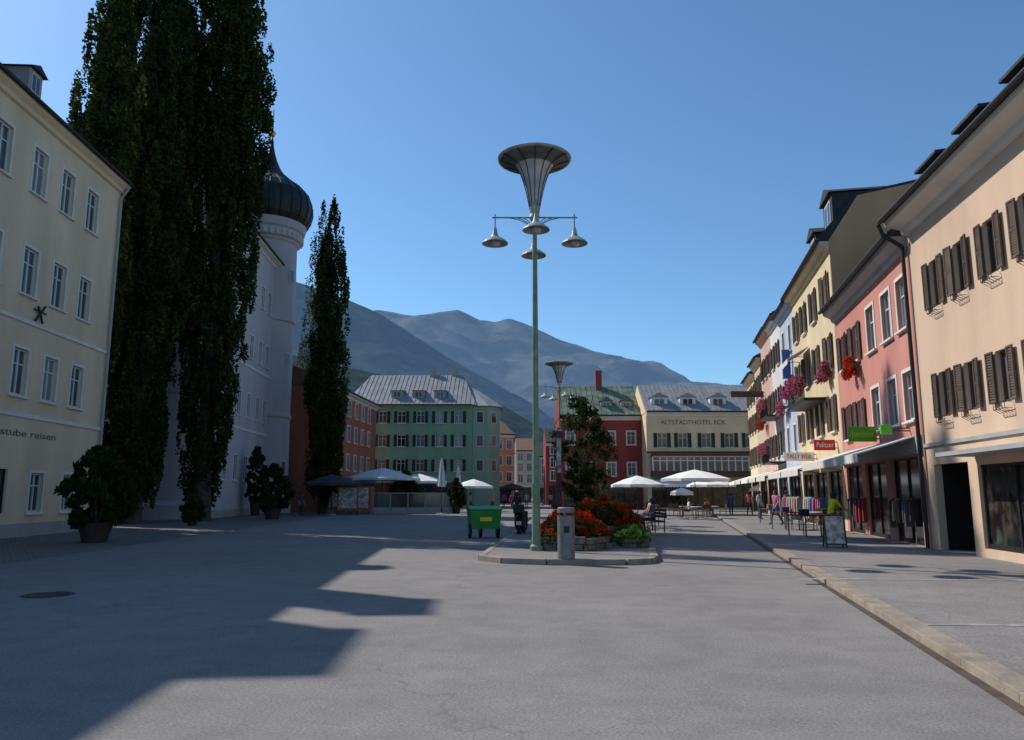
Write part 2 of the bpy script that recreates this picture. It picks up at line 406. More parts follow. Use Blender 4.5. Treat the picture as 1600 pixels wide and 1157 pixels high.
def poplar(x, y, h, rad, z0, n, label, seed, size=.22, blunt=2.6, wob=1.0, low=.4, ramp=.5):
    t = thing('poplar_tree', label, 'tree', (x, y, 0), 0, 'tall poplars on the left of the square')
    q = random.Random(seed); tree_trunk(t, h*.88, min(.5, .18*rad), 26, rad, z0+1, seed)
    cen = []; rd = []
    ph = [q.uniform(0, 6.28) for _ in range(4)]
    for i in range(int(h*rad*12)):
        f = q.random(); z = z0+(h-z0)*f
        env = rad*(low+(1-low)*min(1, f/ramp)**.7)*(1-f**blunt)**.55*(1+wob*(.08*math.sin(f*17+ph[0])+.06*math.sin(f*31+ph[1])))
        a = q.uniform(0, 6.28); e = env*math.sqrt(q.uniform(.05, 1))*(1+wob*.10*math.sin(2*a+ph[2]+f*5))*q.choice([1, 1, 1, 1.08])
        rr = q.uniform(.22, .52)*max(.4, env/rad)
        cen.append((math.cos(a)*max(0, e-rr*.4), math.sin(a)*max(0, e-rr*.4), z)); rd.append((rr*.75, rr*.75, rr*q.uniform(2.2, 4.2)))
    cloud('crown', [M['leafp'], M['leafp2']], t, cen, rd, n, size, .6, up=.8)
    return t
# ================================================================== SETTING
def ground_mat():
    m = bpy.data.materials.new('asphalt'); m.use_nodes = True; nt = m.node_tree; b = nt.nodes['Principled BSDF']; L = nt.links.new
    g = nt.nodes.new('ShaderNodeNewGeometry')
    def nz(s, det=6, rg=.55):
        n = nt.nodes.new('ShaderNodeTexNoise'); n.inputs['Scale'].default_value = s; n.inputs['Detail'].default_value = det; n.inputs['Roughness'].default_value = rg; L(g.outputs['Position'], n.inputs['Vector']); return n
    a = nz(.25); c = nz(38, 4, .85); d = nz(1.7, 8, .65)
    r = nt.nodes.new('ShaderNodeValToRGB'); e = r.color_ramp.elements; e[0].position = .3; e[1].position = .7
    e[0].color = (.205, .192, .184, 1); e[1].color = (.265, .247, .236, 1); L(a.outputs[0], r.inputs[0])
    r2 = nt.nodes.new('ShaderNodeValToRGB'); e = r2.color_ramp.elements; e[0].position = .3; e[1].position = .72; e[0].color = (.50, .50, .51, 1); e[1].color = (1.45, 1.45, 1.42, 1); L(c.outputs[0], r2.inputs[0])
    r3 = nt.nodes.new('ShaderNodeValToRGB'); e = r3.color_ramp.elements; e[0].position = .35; e[1].position = .6; e[0].color = (.88, .88, .88, 1); e[1].color = (1.05, 1.05, 1.05, 1); L(d.outputs[0], r3.inputs[0])
    v = nt.nodes.new('ShaderNodeTexVoronoi'); v.feature = 'DISTANCE_TO_EDGE'; v.inputs['Scale'].default_value = .12
    ad = nt.nodes.new('ShaderNodeVectorMath'); ad.operation = 'ADD'; w = nz(1.2, 5); sc_ = nt.nodes.new('ShaderNodeVectorMath'); sc_.operation = 'SCALE'; sc_.inputs['Scale'].default_value = 1.6
    L(w.outputs['Color'], sc_.inputs[0]); L(g.outputs['Position'], ad.inputs[0]); L(sc_.outputs[0], ad.inputs[1]); L(ad.outputs[0], v.inputs['Vector'])
    r4 = nt.nodes.new('ShaderNodeValToRGB'); e = r4.color_ramp.elements; e[0].position = .0004; e[1].position = .0022; e[0].color = (.78, .78, .78, 1); e[1].color = (1, 1, 1, 1); L(v.outputs['Distance'], r4.inputs[0])
    out = r.outputs[0]
    for x in (r2, r3, r4):
        mx = nt.nodes.new('ShaderNodeVectorMath'); mx.operation = 'MULTIPLY'; L(out, mx.inputs[0]); L(x.outputs[0], mx.inputs[1]); out = mx.outputs[0]
    L(out, b.inputs['Base Color']); b.inputs['Roughness'].default_value = .9; b.inputs['Specular IOR Level'].default_value = .15
    bp = nt.nodes.new('ShaderNodeBump'); bp.inputs['Strength'].default_value = .35; bp.inputs['Distance'].default_value = .01; L(c.outputs[0], bp.inputs['Height']); L(bp.outputs[0], b.inputs['Normal'])
    return m
M['asphalt'] = ground_mat()
def paving_mat(name, c1, c2, mort, bw, bh, rot=0):
    m = bpy.data.materials.new(name); m.use_nodes = True; nt = m.node_tree; b = nt.nodes['Principled BSDF']; L = nt.links.new
    g = nt.nodes.new('ShaderNodeNewGeometry'); mp = nt.nodes.new('ShaderNodeMapping'); mp.inputs['Rotation'].default_value = (0, 0, rot)
    br = nt.nodes.new('ShaderNodeTexBrick'); br.inputs['Color1'].default_value = c1+(1,); br.inputs['Color2'].default_value = c2+(1,); br.inputs['Mortar'].default_value = mort+(1,)
    br.inputs['Scale'].default_value = 1; br.inputs['Brick Width'].default_value = bw; br.inputs['Row Height'].default_value = bh; br.inputs['Mortar Size'].default_value = .012
    L(g.outputs['Position'], mp.inputs[0]); L(mp.outputs[0], br.inputs['Vector'])
    n = nt.nodes.new('ShaderNodeTexNoise'); n.inputs['Scale'].default_value = 3; n.inputs['Detail'].default_value = 8; L(g.outputs['Position'], n.inputs['Vector'])
    r = nt.nodes.new('ShaderNodeMapRange'); r.inputs[3].default_value = .7; r.inputs[4].default_value = 1.3; L(n.outputs[0], r.inputs[0])
    s = nt.nodes.new('ShaderNodeVectorMath'); s.operation = 'SCALE'; L(br.outputs[0], s.inputs[0]); L(r.outputs[0], s.inputs['Scale']); L(s.outputs[0], b.inputs['Base Color'])
    b.inputs['Roughness'].default_value = .9; return m
M['cobble'] = paving_mat('cobble_setts', (.14,.13,.12), (.18,.165,.15), (.06,.06,.055), .16, .12)
m = MB(); m.face([(-9000,-300,0),(9000,-300,0),(9000,9000,0),(-9000,9000,0)]); tag(m.build('ground', M['asphalt']), 'grey asphalt square', 'ground', kind='structure')
KX = lambda Y: 4.0+.215*(Y-6.9)
FX = lambda Y: 7.38+.2*Y
m = MB(); m.prismz([(KX(-10)+.32,-10),(30,-10),(30,80),(KX(80)+.32,80)], -.2, .09)
tag(m.build('pavement', M['asphalt']), 'raised asphalt pavement along the shop fronts', 'pavement', kind='structure')
m = MB(); n = 72
for i in range(n):
    y0 = -10+i*1.25; y1 = y0+1.247
    m.prismz([(KX(y0)+.05,y0),(KX(y0)+.315,y0),(KX(y1)+.315,y1),(KX(y1)+.05,y1)], -.1, .096)
tag(m.build('kerb', M['stone'], bevel=.006), 'pale stone kerb edging the pavement', 'kerb', kind='structure')
m = MB(); m.prismz([(KX(-10)-.06,-10),(KX(-10)+.045,-10),(KX(80)+.045,80),(KX(80)-.06,80)], -.1, .006)
tag(m.build('gutter_channel', M['gutter']), 'narrow brown gutter channel beside the kerb', 'gutter', kind='structure')
def strip(name, pts, z, mt, label, cat='marking', kind='structure'):
    m = MB(); m.face([(x, y, z) for x, y in pts]); return tag(m.build(name, mt), label, cat, kind=kind)
def gp(*uv): return [G(u, v)[:2] for u, v in uv]
strip('cobbled_strip', [(-24,-5),(-10.8,-5),(-12.6,40),(-14,75),(-28,75)], .004, M['cobble'], 'cobbled strip along the left house fronts', 'paving')
strip('painted_line', gp((1420,990),(1640,992),(1640,989),(1420,987.5)), .0945, M['line'], 'worn pale line across the pavement')
strip('painted_line', gp((1250,913.5),(1640,916.5),(1640,915),(1250,912)), .0945, M['line'], 'thin worn pale line across the pavement farther back')
m = MB(); m.lathe([(.0,.012),(.30,.012),(.31,.0)], 28); m.lathe([(.33,.008),(.38,.008),(.39,.0)], 28)
c = G(75, 930); tag(m.build('manhole_cover', M['iron'], loc=c), 'round iron manhole cover in the shaded asphalt at left', 'manhole cover')
def mtn_mat(name, base, haze_glow, hz, sc1=.004):  # aerial haze painted in: constant bluish emission mixed over the diffuse colour
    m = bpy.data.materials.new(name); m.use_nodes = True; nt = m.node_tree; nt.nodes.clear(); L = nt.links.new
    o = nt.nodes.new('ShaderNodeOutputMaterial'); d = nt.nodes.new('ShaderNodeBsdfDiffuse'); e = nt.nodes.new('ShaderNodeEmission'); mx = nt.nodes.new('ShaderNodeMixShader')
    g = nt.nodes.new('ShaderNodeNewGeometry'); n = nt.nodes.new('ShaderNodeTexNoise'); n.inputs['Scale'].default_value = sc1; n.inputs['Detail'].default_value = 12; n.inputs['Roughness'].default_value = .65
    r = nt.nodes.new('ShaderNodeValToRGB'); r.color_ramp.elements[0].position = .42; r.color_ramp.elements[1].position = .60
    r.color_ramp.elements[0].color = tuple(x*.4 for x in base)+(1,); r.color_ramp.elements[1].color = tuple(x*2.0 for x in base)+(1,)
    L(g.outputs['Position'], n.inputs['Vector']); L(n.outputs[0], r.inputs[0]); L(r.outputs[0], d.inputs[0]); e.inputs[0].default_value = haze_glow+(1,)
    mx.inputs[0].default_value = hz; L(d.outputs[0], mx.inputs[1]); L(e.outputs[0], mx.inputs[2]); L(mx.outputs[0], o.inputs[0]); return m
def ridge(name, Y, pts, depth, mt, rough, label, seed, crest=.10):
    W = [P(u, v, Y) for u, v in pts]; xs = [w[0] for w in W]; zs = [w[2] for w in W]
    nx, ny = 400, 56; X = np.linspace(xs[0], xs[-1], nx); Z = np.interp(X, xs, zs); V = []; Fc = []
    for j in range(ny):
        t = j/(ny-8)
        for i in range(nx):
            y = Y-depth*(1-t); s = min(1, t) if t <= 1 else 1-(t-1)*1.5
            z = Z[i]*max(0, s)**.85
            p = Vector((X[i]/depth*6+seed, y/depth*6, seed))
            f = noise.fractal(p, 1.0, 2.1, 8)
            rd = 1-abs(noise.noise(Vector((X[i]/depth*4.3+y/depth*2+seed, y/depth*.9, 3))))*2
            z += (f*rough*.7+(rd-.6)*rough)*min(1, 4*s*(1.0-min(1, s)))*(1 if t < 1 else 0) + f*rough*crest
            V.append((X[i], y, max(z, -20)))
    for j in range(ny-1):
        for i in range(nx-1):
            a = j*nx+i; Fc.append((a, a+1, a+nx+1, a+nx))
    me = bpy.data.meshes.new(name); me.from_pydata(V, [], Fc); me.materials.append(mt); me.polygons.foreach_set('use_smooth', [True]*len(Fc))
    o = bpy.data.objects.new(name, me); col.objects.link(o); tag(o, label, 'mountain', kind='structure')
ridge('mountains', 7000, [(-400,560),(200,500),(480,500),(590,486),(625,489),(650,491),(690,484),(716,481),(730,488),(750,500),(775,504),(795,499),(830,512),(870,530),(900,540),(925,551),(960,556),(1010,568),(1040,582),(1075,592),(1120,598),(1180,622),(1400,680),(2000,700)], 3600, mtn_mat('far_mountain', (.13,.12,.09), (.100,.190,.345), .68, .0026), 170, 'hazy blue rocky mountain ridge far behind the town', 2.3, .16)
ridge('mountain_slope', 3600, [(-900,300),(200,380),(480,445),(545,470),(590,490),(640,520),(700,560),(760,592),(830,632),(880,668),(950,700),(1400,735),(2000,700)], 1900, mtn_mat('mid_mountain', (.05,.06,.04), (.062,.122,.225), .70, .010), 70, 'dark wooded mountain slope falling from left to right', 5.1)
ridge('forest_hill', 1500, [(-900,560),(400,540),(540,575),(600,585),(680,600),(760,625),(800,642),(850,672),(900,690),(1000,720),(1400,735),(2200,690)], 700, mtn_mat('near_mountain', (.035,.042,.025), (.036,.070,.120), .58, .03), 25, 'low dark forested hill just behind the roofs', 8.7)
# ================================================================== LEFT SIDE
TH = math.atan2(1, -.054)
LX = lambda Y: -16.29-.054*Y
ops = []
xw = [22.2, 20.1, 18.0, 15.6, 13.4, 11.2, 9.0, 6.8, 4.6, 2.4]
for x in xw:
    for z0, z1 in ((13.1, 14.9), (9.1, 10.9), (5.25, 7.0)): ops.append((x, x+.95, z0, z1, 'W'))
ops += [(16.7, 18.4, .9, 2.5, 'G'), (19.9, 20.8, .9, 2.4, 'W'), (22.3, 23.2, .9, 2.4, 'W'), (14.0, 15.4, 0, 2.7, 'D'), (8, 12.6, .6, 2.7, 'G')]
H = house('yellow_house', 'tall pale yellow four storey house with white framed windows at the left edge', (LX(10)-.65, 10), TH, 25.2, 11, 16.3, M['yellow'], ops, M['roofd'], oh=.4,
          prof=[(-.4,0),(-.4,.15),(5.5,5.2),(11.4,.2),(11.4,0)], cor=M['yellow'], plinth=M['greywall'], courses=((8.0,.14,M['trim']),(4.45,.16,M['trim'])))
dormer(H, 18.6, .9, .6, 17.2, 1.1, 1.8, M['roofd'], M['greywall'], hip=.3); dormer(H, 9.9, 2.2, .4, 16.8, 1.9, 2.2, M['roofd'], M['greywall'], gab=False)  # second dormer: added block out of view, shaped for its shadow on the square
m = MB(); m.box(13.1, 14.5, .7, 1.6, 17.1, 20.0); m.box(13.0, 14.6, .62, 1.68, 20.0, 20.15); m.build('chimney', M['roofd'], H)  # chimney widened and shifted to shape its blunt shadow on the square
text('bundestube reisen', .37, M['letter'], H, (18.6, -.012, 3.85), width=5.6, ex=.004)
m = MB(); m.tube([(16.9,-.1,8.9),(17.5,-.1,9.6)], .045); m.tube([(17.4,-.1,8.9),(17.0,-.1,9.5)], .045); m.tube([(16.8,-.1,9.35),(17.6,-.1,9.3)], .035); m.build('wall_emblem', M['iron'], H, (2.1, 0, -.7))
m = MB(); m.tube([(25.1,-.47,16.2),(25.1,-.1,15.6),(25.1,-.1,.2)], .06, 8); m.build('downpipe', M['greytrim'], H)
H = house('low_wall_house', 'low grey beige house wall with tiled edge behind the poplar trunks', (-26.2, 35.8), TH, 16, 6, 6.0, M['beige'], [(3,3.9,1.2,2.6,'W'),(6,7.4,0,2.6,'D'),(9.5,10.4,1.2,2.6,'W'),(12,13,1.2,2.6,'W')], M['roofr'], rise=1.8, oh=.4, cor=M['trim'])
cx = LX(50)-.9
co = []
for x in (2.4, 4.9, 7.4, 9.9, 12.0):
    for z in (2.6, 7.4, 12.0, 16.6): co.append((x, x+.9, z, z+1.8, 'W'))
CA = house('white_castle', 'pale lilac castle with round onion domed corner towers behind the poplars', (cx, 51), TH, 15, 16, 21.4, M['lilac'], co, M['roofd'], rise=9, oh=.6, cor=M['trim'], plinth=M['greywall'], courses=((6.3,.2,M['trim']),(11.2,.2,M['trim'])))
for tx, ty in ((.5, 3.4), (15.8, 1.4)):
    m = MB(); m.lathe([(3.1,0),(3.05,.9),(2.85,1.1),(2.8,1.2),(2.7,8),(2.82,8.1),(2.82,8.35),(2.7,8.45),(2.7,16.4),(2.82,16.5),(2.82,16.75),(2.7,16.85),(2.65,23.6),(2.8,23.7),(2.85,23.9),(3.05,24.0),(3.05,24.7),(3.25,24.85),(3.35,25.2),(3.4,25.5),(2,25.6)], 40, (tx, ty, 0))
    tw = m.build('tower', M['lilac'], CA, smooth=False)
    m = MB(); m.lathe([(3.35,25.45),(3.7,26.0),(3.9,26.8),(3.85,27.6),(3.5,28.5),(2.85,29.2),(2.0,29.8),(1.3,30.4),(.85,31.1),(.5,31.9),(.3,32.6),(.16,33.3),(.07,34.0),(.04,36.0),(0,36.1)], 32, (tx, ty, 0))
    for k in range(24):
        a = 2*math.pi*k/24; pr = [(3.37,25.5),(3.72,26.0),(3.92,26.8),(3.87,27.6),(3.52,28.5),(2.87,29.2),(2.02,29.8),(1.32,30.4)]
        m.tube([(tx+r*math.cos(a), ty+r*math.sin(a), z) for r, z in pr], .05, 4)
    m.build('onion_dome', M['dome'], tw)
    m = MB(); m.lathe([(0,0),(.2,.08),(.3,.3),(.2,.5),(0,.58)], 16, (tx, ty, 34.2)); m.box(tx-.03,tx+.03,ty-.03,ty+.03,36.1,36.9); m.box(tx-.22,tx+.22,ty-.03,ty+.03,36.5,36.57); m.build('gilded_finial', M['gold'], tw)
    m = MB()
    for k in range(36):
        a = 2*math.pi*k/36; m.cyl((tx+3.1*math.cos(a), ty+3.1*math.sin(a), 24.02), (tx+3.1*math.cos(a), ty+3.1*math.sin(a), 24.55), .12, .12, 4)
    m.build('corbel_frieze', M['trim'], tw)
    for a in (-110, -55, -20, -160):
        for z in (3.2, 12.5, 20):
            c_, s_ = math.cos(R(a)), math.sin(R(a)); mm = MB()
            mm.box(-.3, .3, -.02, .1, 0, 1.2); o = mm.build('window', M['frame'], tw, (tx+2.76*c_, ty+2.76*s_, z)); o.rotation_euler.z = R(a+90)
            mm = MB(); mm.box(-.22, .22, -.04, .02, .08, 1.12); mm.build('pane', M['glass'], tw, (tx+2.76*c_, ty+2.76*s_, z)).rotation_euler.z = R(a+90)
poplar(-22.7, 44.5, 42, 3.2, 1.4, 110000, 'broad dark poplar immediately right of the yellow house, leftmost tall poplar', 11, blunt=4.5, wob=.7, low=.6)
poplar(-18.6, 46.5, 40.5, 3.0, 1.2, 110000, 'tall dark poplar in front of the castle, rightmost of the close poplar cluster', 12, blunt=4.5, wob=.6, low=.38, ramp=.6)
poplar(-20.6, 42.5, 35, 2.0, 1.2, 56000, 'dark poplar squeezed between the two tallest ones', 13, low=.6)
poplar(-21.6, 38.2, 32, 2.0, 1.4, 40000, 'nearest poplar of the cluster, half hidden behind the yellow house corner', 16, low=.5)
poplar(-15.55, 64, 26.8, 1.9, 1.2, 44000, 'separate slender poplar right of the castle tower', 14, low=.6, wob=.7, ramp=.3)
poplar(-20.6, 80, 33, 1.9, 2.0, 14000, 'distant poplar whose tip shows behind the onion dome', 15)
def potted(u, v, hh, ww, label, n=6000, Y=None, size=.16):
    x, y, _ = G(u, v); t = thing('potted_shrub', label, 'potted plant', (x, y, 0), 0, 'potted shrubs along the shaded left side')
    r = ww*.22
    m = MB(); m.lathe([(0,.0),(r*.75,.0),(r,.5*hh*.3),(r*1.08,hh*.2),(r*.95,hh*.2),(r*.9,hh*.16),(0,hh*.16)], 18); m.build('pot', M['pot'], t, smooth=False)
    m = MB()
    for k in range(5): a = k*1.26; m.cyl((0,0,hh*.14), (math.cos(a)*ww*.2, math.sin(a)*ww*.2, hh*.6), .04, .015, 5)
    m.build('stem', M['bark'], t)
    cen = []; rd = []
    for k in range(150):
        a = random.uniform(0, 6.28); f = random.random(); e = ww*.5*math.sqrt(random.random())*math.sin(math.pi*min(.95, f*.75+.22))
        cen.append((math.cos(a)*e, math.sin(a)*e, hh*(.18+.76*f))); rd.append(ww*random.uniform(.04, .09))
    cloud('foliage', [M['leafp'], M['leafs']], t, cen, rd, n, size, .6, up=.9, elong=1.7, surf=.2)
potted(147, 848, 3.3, 2.3, 'large bushy oleander in a dark pot at far left', 14000)
potted(425, 812, 3.6, 2.4, 'big rounded potted shrub at the castle corner', 8000)
potted(398, 806, 5.4, 1.8, 'tall narrow potted shrub just left of the castle corner shrub', 8000)
potted(300, 822, 1.6, 1.2, 'small low potted shrub beneath the middle poplar', 3000)
potted(632, 802, 3.6, 2.6, 'potted palm like shrub by the left terrace', 3000, size=.35)
potted(713, 803, 3.0, 1.6, 'narrow potted shrub at the right end of the left terrace', 3000)
# ================================================================== FAR BUILDINGS
ops = [(x, x+1.0, z, z+1.5, 'W') for x in (1.2,3.8,6.4,9,11.6,14.2) for z in (3.9,6.7,9.2)]
H = house('terrace_house', 'brick red house front seen obliquely beyond the slender poplar', (-16.6, 69), math.atan2(18, 1.2), 18, 10, 11.3, M['redwall'], ops+[(1,16.5,.4,2.8,'G')], M['roofr'], rise=2.6, cor=M['trim'])
ops = []
for i in range(6):
    x = 1.6+i*2.25
    for z in (4.2, 7.1, 9.9): ops.append((x, x+1.0, z, z+1.4, 'T'))
ops.append((.8, 14.4, .3, 2.9, 'G'))
H = house('green_building', 'long green building with grey seamed roof on the far left of the square', (-19.7, 91), 0, 15.0, 14, 12.0, M['green'], ops, M['roofg'], rise=4.7, oh=.5, hip=True, hl=1.6, seams=.55, cor=M['green'])
for x in (5.8, 8.4, 11): dormer(H, x, 1.4, 1.2, 13.0, .9, 3, M['roofg'], M['greywall'], gab=False)
for x, y in ((9.2, 6.6), (12.0, 6.8)):
    m = MB(); m.box(x, x+.8, y, y+.7, 15.8, 17.7); m.build('chimney', M['greywall'], H)
m = MB(); m.prismz([(15.02,.05),(16.8,-.1),(18.2,1.3),(18.2,6),(15.02,6)], 0, 11.9); b = m.build('corner_bay', M['lightgreen'], H)
m = MB(); pl = [(14.8,-.3),(16.9,-.5),(18.6,1.1),(18.6,6.4),(14.8,6.4)]
for i in range(5): m.face([(pl[i][0],pl[i][1],11.93),(pl[(i+1)%5][0],pl[(i+1)%5][1],11.93),(14.0,6.4,15.6)])
m.face([(p[0],p[1],11.92) for p in pl]); m.build('corner_roof', M['roofg'], H)
for z in (4.2, 7.1, 9.9):
    for (ax, ay, bx_, by) in ((15.02,.05,16.8,-.1),(16.8,-.1,18.2,1.3)):
        a = math.atan2(by-ay, bx_-ax); mxx, my = (ax+bx_)/2, (ay+by)/2
        mm = MB(); mm.box(-.45,.45,-.05,-.004,0,1.4); o = mm.build('window', M['frame'], H, (mxx,my,z)); o.rotation_euler.z = a
        mm = MB(); mm.box(-.36,.36,-.06,-.052,.09,1.31); mm.build('pane', M['glass'], o)
def far(name, label, x, y, w, h, mw, mr, rise=2.5, cols=2, rows=3, d=9, st='W', th=0, seams=0):
    ops = []; sx = w/cols; zz = (h-3.2)/rows
    for i in range(cols):
        for j in range(rows): ops.append((round(sx*(i+.5)-.45, 2), round(sx*(i+.5)+.45, 2), round(3.5+zz*j, 2), round(3.5+zz*j+1.4, 2), st))
    ops.append((.4, w-.4, .2, 2.7, 'G'))
    return house(name, label, (x, y), th, w, d, h, mw, ops, mr, rise=rise, oh=.4, cor=M['trim'], gable=mw, seams=seams)
far('orange_house', 'narrow orange house at the end of the far street', -2.6, 118, 3.2, 10.6, M['orange'], M['roofr'], th=R(25))
far('yellow_far_house', 'small deep yellow house beyond the orange one', .7, 132, 3.0, 8.8, M['lemon'], M['roofr'])
far('rose_far_house', 'small rose house closing the far street', 3.6, 140, 3.0, 8.2, M['rose'], M['roofd'])
far('red_far_house', 'dark red house at the right of the far street opening', 4.9, 112, 4.5, 8.9, M['darkred'], M['roofd'])
far('white_far_house', 'small white house behind the other far street houses', -1.5, 155, 5.0, 9.5, M['white'], M['roofr'])
H = far('red_building', 'dark red building with a green copper roof next to the hotel', 5.2, 83, 8.75, 9.9, M['darkred'], M['roofc'], 4.0, 4, 2, 10, seams=.6)
m = MB(); m.box(4.4,5.1,4.2,4.9,13,15.6); m.build('chimney', M['darkred'], H)
for x in (5.2, 7.4): dormer(H, x, 1.2, 1.1, 10.6, 1.1, 2.5, M['roofc'], M['greywall'])
ops = [(x-.5, x+.5, 6.35, 7.85, 'T') for x in (1.6, 3.75, 6.2, 8.6, 10.8)]+[(.4, 11.4, .2, 2.9, 'G')]
H = house('hotel_building', 'cream hotel with grey seamed roof and dormers closing the square', (14.0, 80), 0, 12, 10, 10, M['hotel'], ops, M['roofg'], rise=3.6, oh=.5, seams=.5, cor=M['trim'], gable=M['hotel'], courses=((5.75,.2,M['wood']),))
text('ALTSTADTHOTEL ECK', .62, M['letter'], H, (4.9, -.02, 8.95), width=6.8, ex=.005)
for x in (1.6, 4.6, 7.8): dormer(H, x, 1.7, .8, 10.55, 1.15, 3, M['roofg'], M['whitep'])
m = MB(); m.box(.3, 11.6, -1.1, -.01, 3.3, 3.75); m.box(.2, 11.7, -1.25, -.01, 5.45, 5.65); m.box(.3,11.6,-1.0,-.02,3.75,3.9); gl = m.build('glazed_gallery', M['wood'], H)
m = MB(); m.box(.35, 11.55, -1.0, -.02, 3.9, 5.44); m.build('pane', M['glass'], gl)
m = MB(); x = .35
while x < 11.6:
    m.box(x, x+.14, -1.06, -1.003, 3.9, 5.44); x += .7
m.box(.35, 11.6, -1.055, -1.003, 4.9, 5.0); m.box(.35, 11.6, -1.055, -1.003, 5.3, 5.44); m.build('gallery_frame', M['frame'], gl)
awning(H, .3, 6, 3.2, 2.5, 2.2, M['canvas'])
# ================================================================== RIGHT ROW
TR = math.atan2(-.981, -.196)
def rhouse(name, label, Y0, Y1, h, mw, ops, mr, **k):
    w = round((Y1-Y0)*1.0198-.02, 3)
    return house(name, label, (FX(Y1), Y1), TR, w, k.pop('d', 10), h, mw, ops, mr, **k)
XL = lambda Y1, Y: (Y1-Y)*1.0198
cw = []
for i, x in enumerate((1.75, 3.3, 4.95, 6.6, 8.25, 9.9, 11.55, 13.2)):
    cw += [(round(x-.31,2), round(x+.31,2), 6.65, 7.95, 'SBO'), (round(x-.31,2), round(x+.31,2), 3.65, 4.85, 'SBO')]
cw += [(.6, 2.7, 0, 2.4, 'H'), (3.2, 8.0, .3, 2.3, 'G'), (8.6, 13.6, .3, 2.3, 'G')]
HC = house('cream_house', 'peach cream house with brown shutters and dark dormers at the right edge', (FX(22.1), 22.08), math.atan2(-1, -.135), 14.2, 10, 9.65, M['cream'], cw, M['roofd'], rise=4.2, oh=.65, cor=M['trim'], gable=M['cream'], courses=((2.9,.1,M['greytrim']),))
for x in (1.0, 3.6, 6.2, 8.8): dormer(HC, x, 1.3, .5, 9.9, 1.15, 2.8, M['roofd'], M['roofd'], gab=False)
m = MB(); m.box(3.1, 8.1, -.9, -.02, 2.5, 2.6); m.build('canopy', M['greytrim'], HC)
m = MB(); m.tube([(-.12,-.72,9.65),(-.12,-.6,9.3),(.02,-.14,8.9),(.02,-.12,.1)], .06, 8); m.build('downpipe', M['iron'], HC)
pw = [(8.95,9.85,6.6,8.15,'W'),(7.2,8.2,6.6,8.15,'W'),(5.2,6.2,6.6,8.15,'W'),(3.0,3.9,6.6,8.0,'SO'),(8.95,9.85,3.8,5.25,'W'),(7.2,8.2,3.8,5.25,'W'),(5.2,6.2,3.8,5.25,'W'),(3.0,3.9,3.75,5.1,'SO'),(1.0,1.8,3.75,5.1,'SO'),(1.0,1.8,6.6,8.0,'SO'),
      (.4,2.9,.1,2.7,'G'),(3.5,6.2,.1,2.7,'G'),(6.9,9.7,.1,2.7,'G')]
HP = rhouse('pink_house', 'salmon pink house with white framed windows between cream and yellow houses', 22.1, 32.2, 9.25, M['pink'], pw, M['roofd'], rise=3.4, oh=.5, cor=M['greytrim'], gable=M['pink'])
awning(HP, .3, 9.9, 3.25, 2.75, 1.7, M['awning'])
m = MB(); m.box(0, 10.2, -.1, -.01, 2.75, 3.3); m.build('fascia', M['greytrim'], HP)
yw = []
for x in (1.2, 3.6, 6.3, 9.2):
    for z in (4.3, 7.0, 9.8): yw.append((x-.42, x+.42, z, z+1.55, 'SO'))
yw += [(.4,3.4,.1,2.6,'G'),(3.8,6.8,.1,2.6,'G'),(7.2,10,.1,2.6,'G')]
HY = rhouse('lemon_house', 'tall lemon yellow house with brown shutters and a flowered balcony', 32.2, 42.5, 12.5, M['lemon'], yw, M['roofd'], oh=.45, prof=[(-.45,0),(-.45,.15),(1.3,2.1),(6,2.9),(10.6,.1),(10.6,0)], cor=M['lemon'], gable=M['brownwall'])
m = MB(); m.box(10.49,10.53,.02,9.9,9.2,12.5); m.build('side_wall', M['brownwall'], HY)
dormer(HY, 9.3, 1.9, .3, 13.2, 1.6, 2.5, M['roofd'], M['roofd'], hip=.5)
dormer(HY, 5.5, 1.6, .3, 13.0, 1.3, 2.5, M['roofd'], M['roofd'], hip=.5)
for a, b in ((.3,5.0),(5.3,10.2)): awning(HY, a, b, 3.1, 2.6, 1.8, M['awning'])
awning(HY, 2.6, 4.6, 8.9, 8.3, 1.1, M['awning'])
m = MB(); m.box(3.0, 8.0, -1.0, -.02, 5.8, 5.95)
for x in np.arange(3.05, 8.0, .14): m.cyl((x,-.95,5.95), (x,-.95,6.85), .012, .012, 4)
m.box(3.0, 8.0, -.99, -.93, 6.85, 6.9); m.build('balcony', M['iron'], HY)
def blossoms(parent, x0, x1, y, z, nm='flower_box', n=900, mt='petalp'):
    m = MB(); m.box(x0, x1, y-.1, y+.1, z-.12, z+.05); b = m.build(nm, M['wood'], parent)
    k = max(4, int((x1-x0)/.13)); cen = [(x0+(i+.5)*(x1-x0)/k, y-.08+random.uniform(-.12,.08), z+random.uniform(-.35,.22)) for i in range(k)]
    rr = [random.uniform(.12, .26) for _ in range(k)]
    cloud('foliage', [M['leafs']], b, cen, rr, n//2, .09); cloud('blossoms', [M[mt]], b, cen, [r*1.15 for r in rr], n, .08)
blossoms(HY, 3.0, 8.0, -1.05, 6.75, n=4200)
blossoms(HY, 8.7, 9.7, -.2, 6.95, n=1200); blossoms(HP, 2.9, 4.0, -.2, 6.4, mt='petal')
def row(name, label, Y0, Y1, h, mw, cols, aw=True, st='SO', zs=(4.0, 6.9, 9.8), **k):
    w = XL(Y1, Y0); ops = []
    for i in range(cols):
        x = w*(i+.5)/cols
        for z in zs: ops.append((round(x-.4,2), round(x+.4,2), z, z+1.5, st))
    ops.append((.4, round(w-.5,2), .1, 2.6, 'G'))
    H = rhouse(name, label, Y0, Y1, h, mw, ops, M['roofd'], oh=.42, cor=mw, gable=mw, **k)
    if aw: awning(H, .3, w-.4, 3.1, 2.55, 1.9, M['canvas'] if cols % 2 else M['awning'])
    return H
